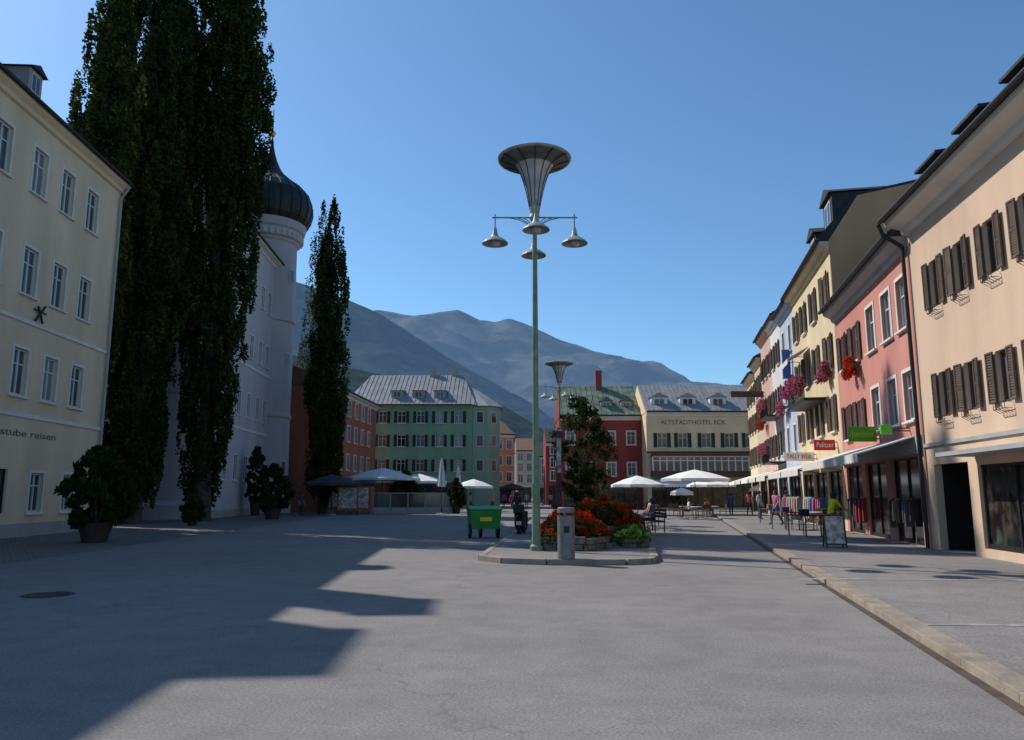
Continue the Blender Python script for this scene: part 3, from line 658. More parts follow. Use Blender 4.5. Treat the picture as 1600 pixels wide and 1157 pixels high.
h = row('blue_house', 'narrow pale blue house beyond the lemon yellow one', 42.5, 47.3, 12.4, M['bluewall'], 2, rise=3, st='W')
blossoms(h, .5, 2.2, -.3, 6.7)
h = row('white_house', 'narrow white house with balconies beyond the pale blue one', 47.3, 51.8, 12.8, M['white'], 2, rise=3)
for z in (6.5, 3.6):
    m = MB(); m.box(.4, 4.0, -1.0, -.02, z-.1, z)
    for x in np.arange(.45, 4.0, .15): m.cyl((x,-.95,z), (x,-.95,z+.9), .012, .012, 4)
    m.box(.4,4.0,-.99,-.93,z+.9,z+.95); m.build('balcony', M['iron'], h); blossoms(h, .5, 3.9, -1.0, z+.9, n=900)
h = row('rose_house', 'rose coloured house in the far part of the right row', 51.8, 57.2, 12.9, M['rose'], 3, rise=3); blossoms(h, .5, 2.2, -.3, 6.7, mt='petal')
h = row('beige_house', 'beige house, second last of the right row', 57.2, 62, 11.8, M['beige'], 2, rise=2.6, zs=(3.9,6.6,9.2))
h = row('cream_end_house', 'cream house ending the right row next to the hotel', 62, 68, 11.3, M['lemon'], 3, rise=2.4, zs=(3.9,6.6,9.0))
def sign(name, label, Y, w, z0, z1, mt, txt, tm, off=.1, sz=.3, out=None):
    x1 = FX(Y)-off; t = thing(name, label, 'sign', (x1-w, Y, z0))
    m = MB(); m.box(0, w, -.05, .05, 0, z1-z0); m.build('panel', mt, t, bevel=.01)
    for z in (.1, z1-z0-.1): MB().cyl((w-.02,0,z), (w+off+.05,0,z), .02, .02, 6).build('bracket', M['iron'], t)
    if txt: text(txt, sz, tm, t, (w/2, -.055, (z1-z0)/2), width=w*.82)
    return t
sign('shop_sign', 'green projecting shop sign with yellow lettering on the pink house', 26.6, .95, 3.38, 3.9, M['signgreen'], 'Jaenecker', M['yellowp'])
sign('shop_sign', 'small green projecting sign nearest the cream house', 23.2, .34, 3.38, 3.66, M['signgreen'], None, None, off=.55)
sign('shop_sign', 'red projecting shop sign with white lettering on the yellow house', 33.2, .9, 3.45, 3.9, M['red'], 'Palitzer', M['whitep'])
sign('shop_sign', 'pale projecting sign with red lettering on the yellow house', 38, 1.5, 3.2, 3.62, M['whitep'], 'TALLY WEiJL', M['red'], sz=.28)
sign('shop_sign', 'dark projecting sign board high on the far right row', 56, 2.4, 8.6, 9.05, M['gutter'], None, None)
sign('shop_sign', 'upright blue sign projecting from the pale blue house', 43.5, .45, 8.1, 9.8, M['blue'], None, None)
# ================================================================== ISLAND
isl = [(-.75,19.2),(-.2,18.4),(.8,18.0),(2.6,18.0),(3.2,18.3),(3.45,19.0),(8.3,49.5),(7.6,51),(2.3,51),(1.5,49.5)]
m = MB(); m.prismz(isl, -.1, .12); tag(m.build('traffic_island', M['asphalt'], bevel=.03), 'long raised island in the middle of the square', 'island', kind='structure')
def inset(pl, k):
    c = Vector((sum(p[0] for p in pl)/len(pl), sum(p[1] for p in pl)/len(pl))); return [tuple(Vector(p)+(c-Vector(p)).normalized()*k) for p in pl]
m = MB(); N = len(isl)
for i in range(N):
    a = Vector(isl[i]); b = Vector(isl[(i+1) % N]); L_ = (b-a).length; k = max(1, int(L_/.9)); nrm = Vector(((b-a).y, -(b-a).x)).normalized()
    for j in range(k):
        p = a+(b-a)*(j/k); q = a+(b-a)*((j+.99)/k); m.prismz([tuple(p+nrm*.08), tuple(q+nrm*.08), tuple(q-nrm*.10), tuple(p-nrm*.10)], -.1, .132)
tag(m.build('island_kerb', M['stone'], bevel=.012), 'pale stone kerb around the island', 'kerb', kind='structure')
def bed(name, label, pl, wh, top, red, n, seed, grass=False):
    q = random.Random(seed); cx_ = sum(p[0] for p in pl)/len(pl); cy = sum(p[1] for p in pl)/len(pl)
    t = thing(name, label, 'flower bed', (cx_, cy, .12), 0, 'flower beds on the island')
    pl = [(x-cx_, y-cy) for x, y in pl]; m = MB(); k = len(pl)
    for i in range(k):
        a = Vector(pl[i]); b = Vector(pl[(i+1) % k]); L_ = (b-a).length; d = (b-a).normalized(); nn = Vector((d.y, -d.x))
        for cr in range(2):
            s = 0
            while s < L_-.05:
                l = min(q.uniform(.2, .5), L_-s); hh = wh/2
                o_ = q.uniform(.01, .07); p0 = a+d*(s+.006); p1 = a+d*(s+l-.006)
                m.prismz([tuple(p0+nn*o_), tuple(p1+nn*(o_+q.uniform(-.02,.02))), tuple(p1-nn*.2), tuple(p0-nn*.2)], cr*hh+.004, (cr+1)*hh-.006+q.uniform(-.03,.03)*(cr == 1)); s += l
    m.build('stone_wall', M['fieldstone'], t, bevel=.02)
    m = MB(); m.prismz(inset(pl, .15), 0, wh-.08); m.build('soil', M['pot'], t)
    xs = [p[0] for p in pl]; ys = [p[1] for p in pl]
    cen = []; rd = []
    for i in range(int(n/40)):
        x = q.uniform(min(xs)-.1, max(xs)+.1); y = q.uniform(min(ys)-.1, max(ys)+.1); ins = 9
        for j in range(k):
            ax, ay = pl[j]; bx, by = pl[(j+1) % k]; ll = math.hypot(bx-ax, by-ay)
            ins = min(ins, ((bx-ax)*(y-ay)-(by-ay)*(x-ax))/ll)
        if ins > 0: cen.append((x, y, q.uniform(wh*.75, wh*.9+(top-wh)*min(1, ins/.6)))); rd.append(q.uniform(.10, .2))
    if not cen: return t
    cloud('foliage', [M['grass'], M['leafs2']] if grass else [M['leafs'], M['leafs2']], t, cen, rd, n, .10, .5)
    if red:
        cen = [(c[0], c[1], c[2]+.09) for c in cen if q.random() < red]
        cloud('blossoms', [M['petal']], t, cen, [.13]*len(cen), int(n*.6), .07)
    return t
bed('flower_bed', 'stone walled bed of bright red flowers behind the litter bin', [(.55,21.0),(2.0,20.6),(2.7,21.6),(3.0,25.5),(.9,25.8)], .34, .85, .75, 14000, 3)
bed('flower_bed', 'second bed of red flowers just behind the front one', [(1.7,26.6),(4.4,26.4),(5.4,33),(2.1,33)], .4, 1.05, .9, 16000, 4)
bed('lawn_bed', 'bright green planted bed at the right rim of the island', [(3.1,21.8),(3.75,21.8),(4.45,26.0),(3.35,25.9)], .26, .6, 0, 6000, 5, True)
bed('flower_bed', 'farther bed of low shrubs and few red flowers beyond the others', [(3.0,34.4),(5.2,34.4),(6.6,43),(3.4,43)], .4, 1.3, .3, 9000, 6)
def smalltree(x, y, h, rad, label, seed, mats, n=9000):
    t = thing('small_tree', label, 'tree', (x, y, .12)); tree_trunk(t, h*.85, .10, 14, rad, h*.3, seed); q = random.Random(seed)
    cen = []; rd = []
    for i in range(80):
        f = q.random(); a = q.uniform(0, 6.28); e = rad*math.sqrt(q.random())*min(1, .55+f)*min(1, (1.1-f)*2.2)
        cen.append((math.cos(a)*e, math.sin(a)*e, h*(.2+.76*f))); rd.append(q.uniform(.13, .36))
    cloud('crown', mats, t, cen, rd, n, .15, .5, surf=.2)
smalltree(3.3, 37.5, 6.6, 1.35, 'small olive green tree in the middle of the island', 21, [M['leafs'], M['leafo']], 6500)
smalltree(4.6, 41.5, 5.8, 1.0, 'small reddish leaved tree right of the olive green one', 22, [M['leafr'], M['leafo']], 3000)
smalltree(4.3, 47, 4.9, 1.0, 'sparse small tree farthest along the island', 23, [M['leafo'], M['leafs']], 3000)
lp = G(838, 868)
LM = thing('street_lamp', 'tall green street lamp with trumpet head standing on the island front', 'street lamp', (lp[0], lp[1], .12), 0, 'trumpet headed street lamps')
m = MB(); m.lathe([(.17,0),(.17,.12),(.12,.16),(.11,1.25),(.13,1.28),(.13,1.33),(.085,1.4),(.08,5),(.06,9.3),(0,9.3)], 16); m.build('pole', M['lamp'], LM, smooth=False)
m = MB(); m.lathe([(.0,9.1),(.12,9.12),(.15,9.2),(.13,9.3),(.15,9.42),(.17,9.5),(.0,9.5)], 16); m.build('collar', M['lampmetal'], LM)
pf = [(.14,9.5),(.185,9.75),(.24,10.0),(.305,10.25),(.385,10.48),(.48,10.66),(.54,10.73)]
m = MB(); m.lathe(pf, 32); sh = m.build('trumpet_shade', M['milk'], LM, smooth=True)
m = MB()
for k in range(12):
    a = 2*math.pi*k/12; m.tube([((r+.012)*math.cos(a), (r+.012)*math.sin(a), z) for r, z in pf+[(.76,10.83),(1.0,10.90)]], .013, 4)
m.build('shade_rib', M['iron'], sh)
m = MB(); m.lathe([(.54,10.735),(.76,10.845),(1.0,10.915)], 32); m.build('dish_underside', M['lampdark'], LM, smooth=True)
m = MB(); m.lathe([(.98,10.90),(1.04,10.91),(1.06,10.95),(1.02,10.98),(.6,11.02),(.2,11.04),(0,11.04)], 32); m.build('rim_cap', M['lampmetal'], LM, smooth=False)
for k in range(4):
    a = k*math.pi/2; c_, s_ = math.cos(a), math.sin(a)
    def W(r, z): return (c_*r, s_*r, z)
    m = MB(); m.cyl(W(.05, 9.2), W(1.2, 9.2), .022, .022, 6)
    for e in (.35, .6, .85):
        pts = [W(.06+(e)*(1-math.cos(t))*.98, 8.75+.45*math.sin(t)) for t in np.linspace(0, math.pi/2, 7)]
        m.tube(pts, .013, 5)
    m.cyl(W(1.12, 9.3), W(1.12, 8.9), .018, .018, 5); arm = m.build('arm', M['lamp'], LM)
    m = MB(); c = W(1.12, 0); m.lathe([(.0,8.92),(.045,8.9),(.06,8.8),(.09,8.68),(.13,8.62),(.24,8.56),(.36,8.46),(.37,8.43),(.35,8.43),(.22,8.52),(.1,8.58),(0,8.6)], 20, c); m.build('pendant_shade', M['lampmetal'], arm, smooth=False)
    m = MB(); m.lathe([(0,8.34),(.1,8.36),(.15,8.43),(.14,8.5),(0,8.56)], 14, c); m.build('bulb', M['milk'], arm, smooth=True)
m = MB(); m.box(-.1,.1,-.02,-.12,1.35,1.75); m.build('fuse_box', M['lamp'], LM)
lp2 = P(875, 700, 55); dup(LM, (lp2[0], 55, 0), R(20), 'second trumpet headed street lamp farther back above the small trees')
b = G(885, 874, .12)
T = thing('litter_bin', 'tall cylindrical steel litter bin beside the street lamp', 'litter bin', (b[0], b[1], .12))
m = MB(); m.lathe([(0,0),(.19,0),(.2,.03),(.2,.95),(.205,.96),(.205,.98),(.18,.98),(.18,.9),(0,.9)], 24); m.build('body', M['steel'], T, smooth=False)
m = MB()
for k in range(3): a = k*2.09+.4; m.cyl((.18*math.cos(a), .18*math.sin(a), .93), (.18*math.cos(a), .18*math.sin(a), 1.06), .015, .015, 6)
m.lathe([(0,1.17),(.17,1.17),(.2,1.15),(.205,1.05),(0,1.05)], 24); m.build('lid', M['steel'], T)
m = MB(); m.box(-.06,.06,-.212,-.202,.6,.75); m.build('plate', M['iron'], T)
T = thing('info_pillar', 'slim dark pillar on the island in front of the small tree', 'pillar', (2.05, 33.8, .12))
m = MB(); m.box(-.12,.12,-.08,.08,0,4.2); m.build('post', M['gutter'], T, bevel=.02)
m = MB(); m.box(-.16,.16,-.11,.11,4.2,4.28); m.box(-.1,.1,-.095,-.083,2.4,3.9); m.build('panel', M['poster'], T)
c = G(756, 841)
T = thing('cargo_cart', 'bright green cargo cart with black wheels standing in the shade', 'cart', (c[0], c[1], 0), R(12))
m = MB(); v = [(-.5,-.4,.35),(.5,-.4,.35),(.5,.4,.35),(-.5,.4,.35),(-.58,-.46,1.0),(.58,-.46,1.0),(.58,.46,1.0),(-.58,.46,1.0)]
for f in ((0,3,2,1),(4,5,6,7),(0,1,5,4),(1,2,6,5),(2,3,7,6),(3,0,4,7)): m.face([v[i] for i in f])
m.build('body', M['cartgreen'], T, bevel=.02)
m = MB(); m.prismx([(-.48,1.005),(-.48,1.06),(0,1.16),(.48,1.06),(.48,1.005)], -.6, .6); m.build('lid', M['cartgreen'], T, bevel=.015)
for x, y in ((-.52,0),(.52,0),(0,.75)):
    m = MB(); m.cyl((x-.04,y,.26), (x+.04,y,.26), .26, .26, 20); w = m.build('wheel', M['rubber'], T)
    m = MB(); m.cyl((x-.045,y,.26), (x+.045,y,.26), .15, .15, 16); m.build('rim', M['steel'], w)
m = MB(); m.tube([(-.25,.4,.5),(-.25,.95,1.1),(.25,.95,1.1),(.25,.4,.5)], .02); m.tube([(0,.4,.4),(0,.75,.26)], .025); m.build('handle', M['iron'], T)
m = MB(); m.box(-.22,.22,-.45,-.435,.62,.76); m.build('plate', M['yellowp'], T)
c = G(815, 838)
T = thing('motor_scooter', 'black motor scooter parked against the left edge of the island', 'scooter', (c[0], c[1], 0), R(-8))
for y in (-.6, .6):
    m = MB(); m.cyl((-.06,y,.25), (.06,y,.25), .25, .25, 20); w = m.build('wheel', M['rubber'], T); m = MB(); m.cyl((-.065,y,.25), (.065,y,.25), .13, .13, 14); m.build('rim', M['steel'], w)
m = MB(); m.prismx([(-.75,.35),(-.78,.6),(-.5,.78),(0,.7),(.15,.35),(.4,.3),(.5,.7),(.6,.95),(.68,.93),(.62,.4),(.35,.2),(-.2,.2)], -.17, .17); m.build('body', M['iron'], T, bevel=.04)
m = MB(); m.prismx([(-.8,.8),(-.75,.9),(0,.86),(.08,.78),(-.4,.78)], -.15, .15); m.build('seat', M['rubber'], T, bevel=.03)
m = MB(); m.box(-.2,.2,-.95,-.65,.88,1.2); m.build('top_box', M['iron'], T, bevel=.04)
m = MB(); m.tube([(-.35,.5,1.05),(0,.58,1.0),(.35,.5,1.05)], .018); m.build('handlebar', M['iron'], T)
m = MB(); m.box(-.1,.1,-.83,-.81,.45,.58); m.build('number_plate', M['whitep'], T)
# ================================================================== people
def skel(pose):
    S = dict(pel=(0,0,.93), sp=(0,0,1.12), ch=(0,0,1.32), nk=(0,0,1.46), hd=(0,-.015,1.57), ht=(0,0,1.65), no=(0,-.115,1.56))
    for s, k in ((-1,'l'), (1,'r')):
        S['sh'+k] = (s*.17,0,1.4); S['el'+k] = (s*.23,.02,1.13); S['wr'+k] = (s*.25,-.06,.89); S['pa'+k] = (s*.25,-.08,.82)
        S['hp'+k] = (s*.09,0,.88); S['kn'+k] = (s*.1,-.02,.49); S['an'+k] = (s*.1,.02,.08); S['to'+k] = (s*.11,-.14,.045)
    def mv(n, d): S[n] = tuple(a+b for a, b in zip(S[n], d))
    if pose == 'walk':
        mv('knl',(0,-.16,.02)); mv('anl',(0,-.27,.02)); mv('tol',(0,-.28,.05)); mv('knr',(0,.08,0)); mv('anr',(0,.32,.06)); mv('tor',(0,.3,-.01))
        mv('ell',(0,.1,0)); mv('wrl',(0,.2,.03)); mv('pal',(0,.22,.04)); mv('elr',(0,-.1,.0)); mv('wrr',(0,-.22,.06)); mv('par',(0,-.24,.06))
    if pose == 'sit':
        for n in S: mv(n, (0, 0, -.40))
        for s, k in ((-1,'l'), (1,'r')):
            S['kn'+k] = (s*.12,-.44,.50); S['an'+k] = (s*.12,-.42,.09); S['to'+k] = (s*.13,-.58,.045); S['wr'+k] = (s*.14,-.3,.62); S['pa'+k] = (s*.12,-.37,.60); S['el'+k] = (s*.24,-.05,.75)
    if pose == 'lean':
        for n in ('sp',): mv(n, (0,-.05,0))
        for n in ('ch','nk','hd','ht','no','shl','shr'): mv(n, (0,-.16,-.05))
        for k in 'lr': mv('el'+k, (0,-.3,0)); mv('wr'+k, (0,-.45,.12)); mv('pa'+k, (0,-.48,.12))
    return S
RAD = dict(pel=.135, sp=.12, ch=.14, nk=.055, hd=.092, ht=.075, no=.014, sh=.065, el=.043, wr=.03, pa=.034, hp=.09, kn=.06, an=.042, to=.04)
pmesh = {}
def pose_mesh(pose):
    if pose in pmesh: return pmesh[pose]
    S = skel(pose); names = list(S); V = [Vector(S[n]) for n in names]; rad = [RAD[n if n in RAD else n[:-1]] for n in names]
    ix = {n: i for i, n in enumerate(names)}; E = [('pel','sp',1),('sp','ch',1),('ch','nk',1),('nk','hd',0),('hd','ht',0),('hd','no',0)]
    for k in 'lr': E += [('ch','sh'+k,1),('sh'+k,'el'+k,1),('el'+k,'wr'+k,0),('wr'+k,'pa'+k,0),('pel','hp'+k,2),('hp'+k,'kn'+k,2),('kn'+k,'an'+k,2),('an'+k,'to'+k,3)]
    ed = [(ix[a], ix[b], c) for a, b, c in E]
    for k, s in (('l',-1), ('r',1)):
        d = (V[ix['pa'+k]]-V[ix['wr'+k]]).normalized(); side = Vector((0,1,0)) if abs(d.y) < .7 else Vector((1,0,0))
        for i in range(5):
            base = V[ix['pa'+k]]; off = side*((i-1.5)*.016)
            if i == 4: p1 = base-side*.035-d*.01; p2 = p1+d*.03-side*.01
            else: p1 = base+off+d*.04; p2 = p1+d*(.028+.008*(i in (1,2)))-Vector((s*.012,0,0))
            a = len(V); V += [p1, p2]; rad += [.010, .008]; ed += [(ix['pa'+k], a, 0), (a, a+1, 0)]
    me = bpy.data.meshes.new('p'); me.from_pydata([tuple(v) for v in V], [(a, b) for a, b, c in ed], [])
    o = bpy.data.objects.new('p', me); col.objects.link(o)
    sk = o.modifiers.new('s', 'SKIN'); sk.use_smooth_shade = True
    for i, r in enumerate(rad):
        me.skin_vertices[0].data[i].radius = (r, r*(.8 if i < 3 else 1))
    me.skin_vertices[0].data[0].use_root = True
    o.modifiers.new('d', 'SUBSURF').levels = 1
    bpy.context.view_layer.update(); dg = bpy.context.evaluated_depsgraph_get()
    out = bpy.data.meshes.new_from_object(o.evaluated_get(dg)); bpy.data.objects.remove(o)
    out.materials.clear()
    idx = []
    for p in out.polygons:
        c = p.center; best = 9; bc = 0
        for a, b, cl in ed:
            A, B = V[a], V[b]; d = B-A; t = max(0, min(1, (c-A).dot(d)/max(1e-9, d.length_squared))); dd = (c-A-d*t).length-(rad[a]*(1-t)+rad[b]*t)
            if dd < best: best = dd; bc = cl
        idx.append(bc)
    pmesh[pose] = (out, idx, S); return pmesh[pose]
cm = {}
def cloth(c):
    if c not in cm: cm[c] = mat('cloth_%d' % len(cm), c, .85, .2, 8)
    return cm[c]
shoe = mat('shoe_leather', (.04,.03,.03), .6)
def person(loc, rz, pose, shirt, legs, label, hair='hair', s=1.0, group=None):
    me, idx, S = pose_mesh(pose); t = thing('person', label, 'person', loc, rz, group); t.scale = (s, s, s)
    m2 = me.copy()
    for m_ in (M['skin'], cloth(shirt), cloth(legs), shoe): m2.materials.append(m_)
    m2.polygons.foreach_set('material_index', idx); m2.update()
    o = bpy.data.objects.new('body', m2); col.objects.link(o); o.parent = t
    h = Vector(S['hd']); m = MB(); m.lathe([(.07,-.09),(.098,-.03),(.104,.0),(.108,.03),(.098,.075),(.07,.11),(.03,.128),(0,.13)], 14, (h.x, h.y+.028, h.z)); m.build('hair', M[hair], t, smooth=True)
    for k in (-1, 1): inst('eye', ('eye',), lambda mm: mm.lathe([(0,-.01),(.009,0),(0,.01)], 8), M['iron'], t, (h.x+k*.035, h.y-.088, h.z+.015))
    return t
PI = math.pi
def pg(u, v, z=0): return G(u, v, z)
person(pg(1143,808), R(170), 'walk', (.06,.08,.2), (.05,.05,.07), 'person in navy top and dark trousers walking near the white parasols')
person(pg(1214,822,.09), R(-60), 'walk', (.5,.15,.25), (.06,.08,.2), 'person in pink top and jeans walking along the awnings')
person(pg(1188,812,.09), R(40), 'stand', (.6,.6,.6), (.05,.06,.12), 'person in white top standing by the far shops')
person(pg(1300,842,.09), R(100), 'lean', (.75,.7,.02), (.04,.04,.05), 'person in bright yellow top bending over a clothes rack', s=.95)
person((1.5,27.6,.0), R(-100), 'sit', (.8,.62,.1), (.05,.06,.1), 'person in yellow shirt sitting on the edge of the flower bed', s=1.0)
person(pg(808,824), R(150), 'stand', (.03,.03,.035), (.03,.03,.04), 'person in black clothes standing behind the parked scooter')
person(pg(800,797), R(10), 'walk', (.4,.08,.08), (.05,.06,.15), 'person in red top strolling in the distance left of the lamp')
person(pg(787,795), R(190), 'walk', (.08,.1,.3), (.04,.04,.05), 'person in blue top walking away at the far left of the lamp')
person(pg(823,794), R(0), 'stand', (.6,.55,.5), (.1,.1,.12), 'person in beige top standing far off beside the lamp pole', 'hairg')
person(pg(848,792), R(30), 'walk', (.1,.1,.1), (.3,.28,.22), 'person in black top and light trousers in the far street')
person(pg(860,793), R(180), 'walk', (.65,.65,.7), (.05,.05,.08), 'person in white top walking away in the far street')
person(pg(735,799), R(90), 'walk', (.3,.3,.35), (.06,.06,.08), 'person in grey top walking past the green building')
person(pg(770,799), R(-90), 'walk', (.55,.3,.1), (.05,.05,.06), 'person in orange top walking left of the lamp', 'hairg')
person(pg(608,802), R(20), 'stand', (.1,.12,.2), (.05,.05,.06), 'person in dark top standing at the left terrace')
person(pg(470,806), R(60), 'stand', (.05,.05,.06), (.05,.05,.06), 'person in black standing near the slender poplar')
person(pg(1172,806,.09), R(150), 'walk', (.5,.12,.1), (.05,.05,.08), 'person in red top walking off past the farthest awnings')
person(pg(1232,816,.09), R(20), 'stand', (.15,.2,.4), (.3,.28,.22), 'person in blue top looking at the goods under the awning')
def bench(loc, rz, label):
    t = thing('bench', label, 'bench', loc, rz, 'wooden benches on the island')
    m = MB()
    for k in range(4): m.box(-.8,.8,-.2+k*.11,-.11+k*.11,.42,.46)
    m.build('seat', M['wood'], t); m = MB()
    for k in range(3): m.box(-.8,.8,.24,.27,.55+k*.12,.64+k*.12)
    m.build('backrest', M['wood'], t)
    for x in (-.7, .7):
        m = MB(); m.tube([(x,-.18,0),(x,-.18,.42),(x,.2,.42),(x,.2,0)], .025); m.tube([(x,.2,.42),(x,.28,.9)], .02); m.build('leg', M['iron'], t)
    return t
bench((5.6,31,.12), R(-81), 'wooden bench on the right rim of the island, nearer one')
bench((6.6,37.5,.12), R(-81), 'wooden bench on the right rim of the island, farther one')
person((5.65,31.3,.12), R(-81), 'sit', (.12,.12,.14), (.05,.05,.07), 'person in dark top seated on the nearer island bench')
person((6.62,37.2,.12), R(-81), 'sit', (.5,.2,.2), (.08,.08,.12), 'person in red top seated on the farther island bench')
person((6.75,38.0,.12), R(-81), 'sit', (.6,.6,.62), (.08,.08,.12), 'person in pale top seated on the farther island bench', 'hairg')
def parasol(loc, rad, h, mt, label, drop=.7, val=.2, grp='open market parasols', n=8):
    t = thing('parasol', label, 'parasol', loc, random.uniform(0, .4), grp)
    m = MB(); m.cyl((0,0,.08), (0,0,h), .035, .03, 10); m.build('pole', M['wood'], t)
    m = MB(); m.lathe([(0,0),(.4,0),(.4,.07),(.06,.1),(0,.1)], 14); m.build('base', M['greytrim'], t)
    m = MB()
    for i in range(n):
        a, b_ = 2*PI*i/n, 2*PI*(i+1)/n
        A = (rad*math.cos(a), rad*math.sin(a)); B = (rad*math.cos(b_), rad*math.sin(b_)); z = h-drop; f = .5
        c1 = (A[0]*f, A[1]*f, h-drop*.42); c2 = (B[0]*f, B[1]*f, h-drop*.42); mid = ((A[0]+B[0])*.5*.98, (A[1]+B[1])*.5*.98, z+.03)
        m.face([(0,0,h), c1, c2]); m.face([c1, (A[0],A[1],z), mid, c2]); m.face([c2, mid, (B[0],B[1],z)])
        m.face([(A[0],A[1],z), (A[0],A[1],z-val), (mid[0],mid[1],z-val+.03), mid]); m.face([mid, (mid[0],mid[1],z-val+.03), (B[0],B[1],z-val), (B[0],B[1],z)])
    c = m.build('canopy', mt, t)
    m = MB()
    for i in range(n):
        a = 2*PI*i/n; m.cyl((0,0,h-.05), (rad*.98*math.cos(a), rad*.98*math.sin(a), h-drop-.02), .012, .012, 4)
    m.build('rib', M['wood'], c); return t
def closed(loc, h, label):
    t = thing('closed_parasol', label, 'parasol', loc, 0, 'folded parasols on the left terrace')
    m = MB(); m.cyl((0,0,.08), (0,0,h), .04, .03, 10); m.build('pole', M['wood'], t); m = MB(); m.lathe([(0,0),(.4,0),(.4,.07),(.06,.1),(0,.1)], 14); m.build('base', M['greytrim'], t)
    m = MB()
    for r, z in ((.02,h+.05),(.1,h-.25),(.2,h-1.0),(.27,h-1.7),(.33,h-2.2),(.3,h-2.25)):
        for i in range(16): a = 2*PI*i/16; rr = r*(1+.2*(i % 2)); m.v.append((rr*math.cos(a), rr*math.sin(a), z))
    for a in range(5):
        for i in range(16): j = (i+1) % 16; m.f.append((a*16+i, a*16+j, (a+1)*16+j, (a+1)*16+i)); m.m.append(0)
    m.build('folded_canopy', M['canvasg'], t)
def at(u, Y): return ((u-800)/1200*Y/1.008, Y, 0)
parasol(at(1085,58), 2.7, 3.4, M['canvas'], 'large white open parasol on the cafe terrace in front of the hotel')
parasol(at(995,60), 2.1, 3.0, M['canvas'], 'smaller white open parasol left of the large one')
parasol(at(1110,70), 2.2, 3.1, M['canvas'], 'white open parasol half hidden behind the large one')
parasol(at(1200,63), 1.6, 2.7, M['canvas'], 'cream open parasol by the far awnings')
parasol(at(1064,50), .75, 2.0, M['whitep'], 'small white sunshade in front of the large parasol', drop=.3)
parasol(at(598,66), 3.2, 3.8, M['canvasg'], 'large pale open parasol over the left terrace', drop=.9)
parasol(at(655,70), 2.5, 3.4, M['canvas'], 'smaller pale open parasol at the middle of the left terrace')
parasol(at(740,74), 1.9, 3.0, M['canvas'], 'white open parasol at the right end of the left terrace')
parasol(at(520,60), 2.2, 3.1, M['canvasd'], 'charcoal open parasol beside the slender poplar')
parasol(at(560,72), 2.2, 3.2, M['canvasd'], 'charcoal open parasol behind the menu boards')
parasol(at(800,95), 2.0, 2.9, M['canvasd'], 'dark open parasol at the mouth of the far street')
closed(at(690,62), 4.4, 'tall folded grey parasol on the left terrace, nearer one'); closed(at(716,68), 4.0, 'folded grey parasol on the left terrace, farther one')
for i, u in enumerate((598, 625, 652, 679, 704)):
    x, y, _ = at(u, 64); t = thing('windbreak_panel', 'glass windbreak panel of the left terrace, number %s from the left' % ('one','two','three','four','five')[i], 'windbreak', (x, y, 0), 0, 'glass windbreaks of the left terrace')
    m = MB(); m.box(-.7,.7,-.05,.05,.0,.5); m.box(-.72,-.66,-.05,.05,.5,1.7); m.box(.66,.72,-.05,.05,.5,1.7); m.box(-.66,.66,-.03,.03,1.64,1.7); m.build('frame', M['greytrim'], t)
    m = MB(); m.box(-.66,.66,-.01,.01,.5,1.64); m.build('pane', M['glass'], t)
for i, (u, Y, w) in enumerate(((545, 60, .8), (565, 62, .7), (530, 66, .9))):
    x, y, _ = at(u, Y); t = thing('menu_board', ('red brown menu board nearest the slender poplar','red brown menu board by the first windbreak','red brown menu board at the back of the dark parasols')[i], 'sign', (x, y, 0), .1*i)
    m = MB(); m.box(-w,w,-.04,.04,.3,2.2); m.build('panel', M['redwall'], t); m = MB(); m.box(-w+.1,w-.1,-.06,-.045,.5,2.05); m.build('poster', M['poster'], t)
    for x in (-w, w-.06): MB().box(x,x+.06,-.04,.04,0,.3).build('leg', M['iron'], t)
C0 = thing('cafe_chair', 'x', 'chair', (0,0,0), 0, 'cafe chairs on the terrace by the white parasols')
m = MB(); m.box(-.22,.22,-.22,.22,.43,.46); m.build('seat', M['wood'], C0, bevel=.01); m = MB(); m.box(-.2,.2,.2,.23,.6,.9); m.build('backrest', M['wood'], C0, bevel=.01)
for x in (-.2, .2):
    for y in (-.2, .21): m = MB(); m.cyl((x,y,0), (x,y,.43 if y < 0 else .88), .014, .014, 6); m.build('leg', M['steel'], C0)
T0 = thing('cafe_table', 'x', 'table', (0,0,0), 0, 'cafe tables on the terrace by the white parasols')
m = MB(); m.lathe([(0,.72),(.38,.72),(.4,.74),(.38,.76),(0,.76)], 20); m.build('tabletop', M['whitep'], T0); m = MB(); m.cyl((0,0,.02), (0,0,.72), .03, .03, 8); m.build('leg', M['steel'], T0); m = MB(); m.lathe([(0,.04),(.25,.02),(.25,0)], 16); m.build('base', M['iron'], T0)
tabs = [(at(1060,54), 'left front'), (at(1085,52), 'middle front'), (at(1112,54), 'right front'), (at(1098,60), 'back'), (at(1020,60), 'leftmost'), (at(1266,33), 'shop side')]
first = True
for i, (p, w) in enumerate(tabs):
    z = .09 if i == 5 else 0
    lab = 'round white cafe table, %s one of the terrace' % w if i < 5 else 'round white table on the pavement beside the pink house'
    if i == 0: T0.location = p; T0['label'] = lab
    else: dup(T0, (p[0], p[1], z), 0, lab)
    for k in range(3):
        a = k*2.1+i; q = (p[0]+.65*math.cos(a), p[1]+.65*math.sin(a), z); rz = a-PI/2
        l2 = 'cafe chair drawn up to the %s table%s' % (w, (', near side', ', far side', ', outer side')[k])
        if first: C0.location = q; C0.rotation_euler.z = rz; C0['label'] = l2; first = False
        else: dup(C0, q, rz, l2)
        if k == 0 and i in (0, 2, 4): person((q[0], q[1], 0), rz, 'sit', random.choice([(.4,.1,.1),(.1,.15,.35),(.6,.6,.55)]), (.05,.05,.08), 'seated cafe guest at the %s terrace table' % w)
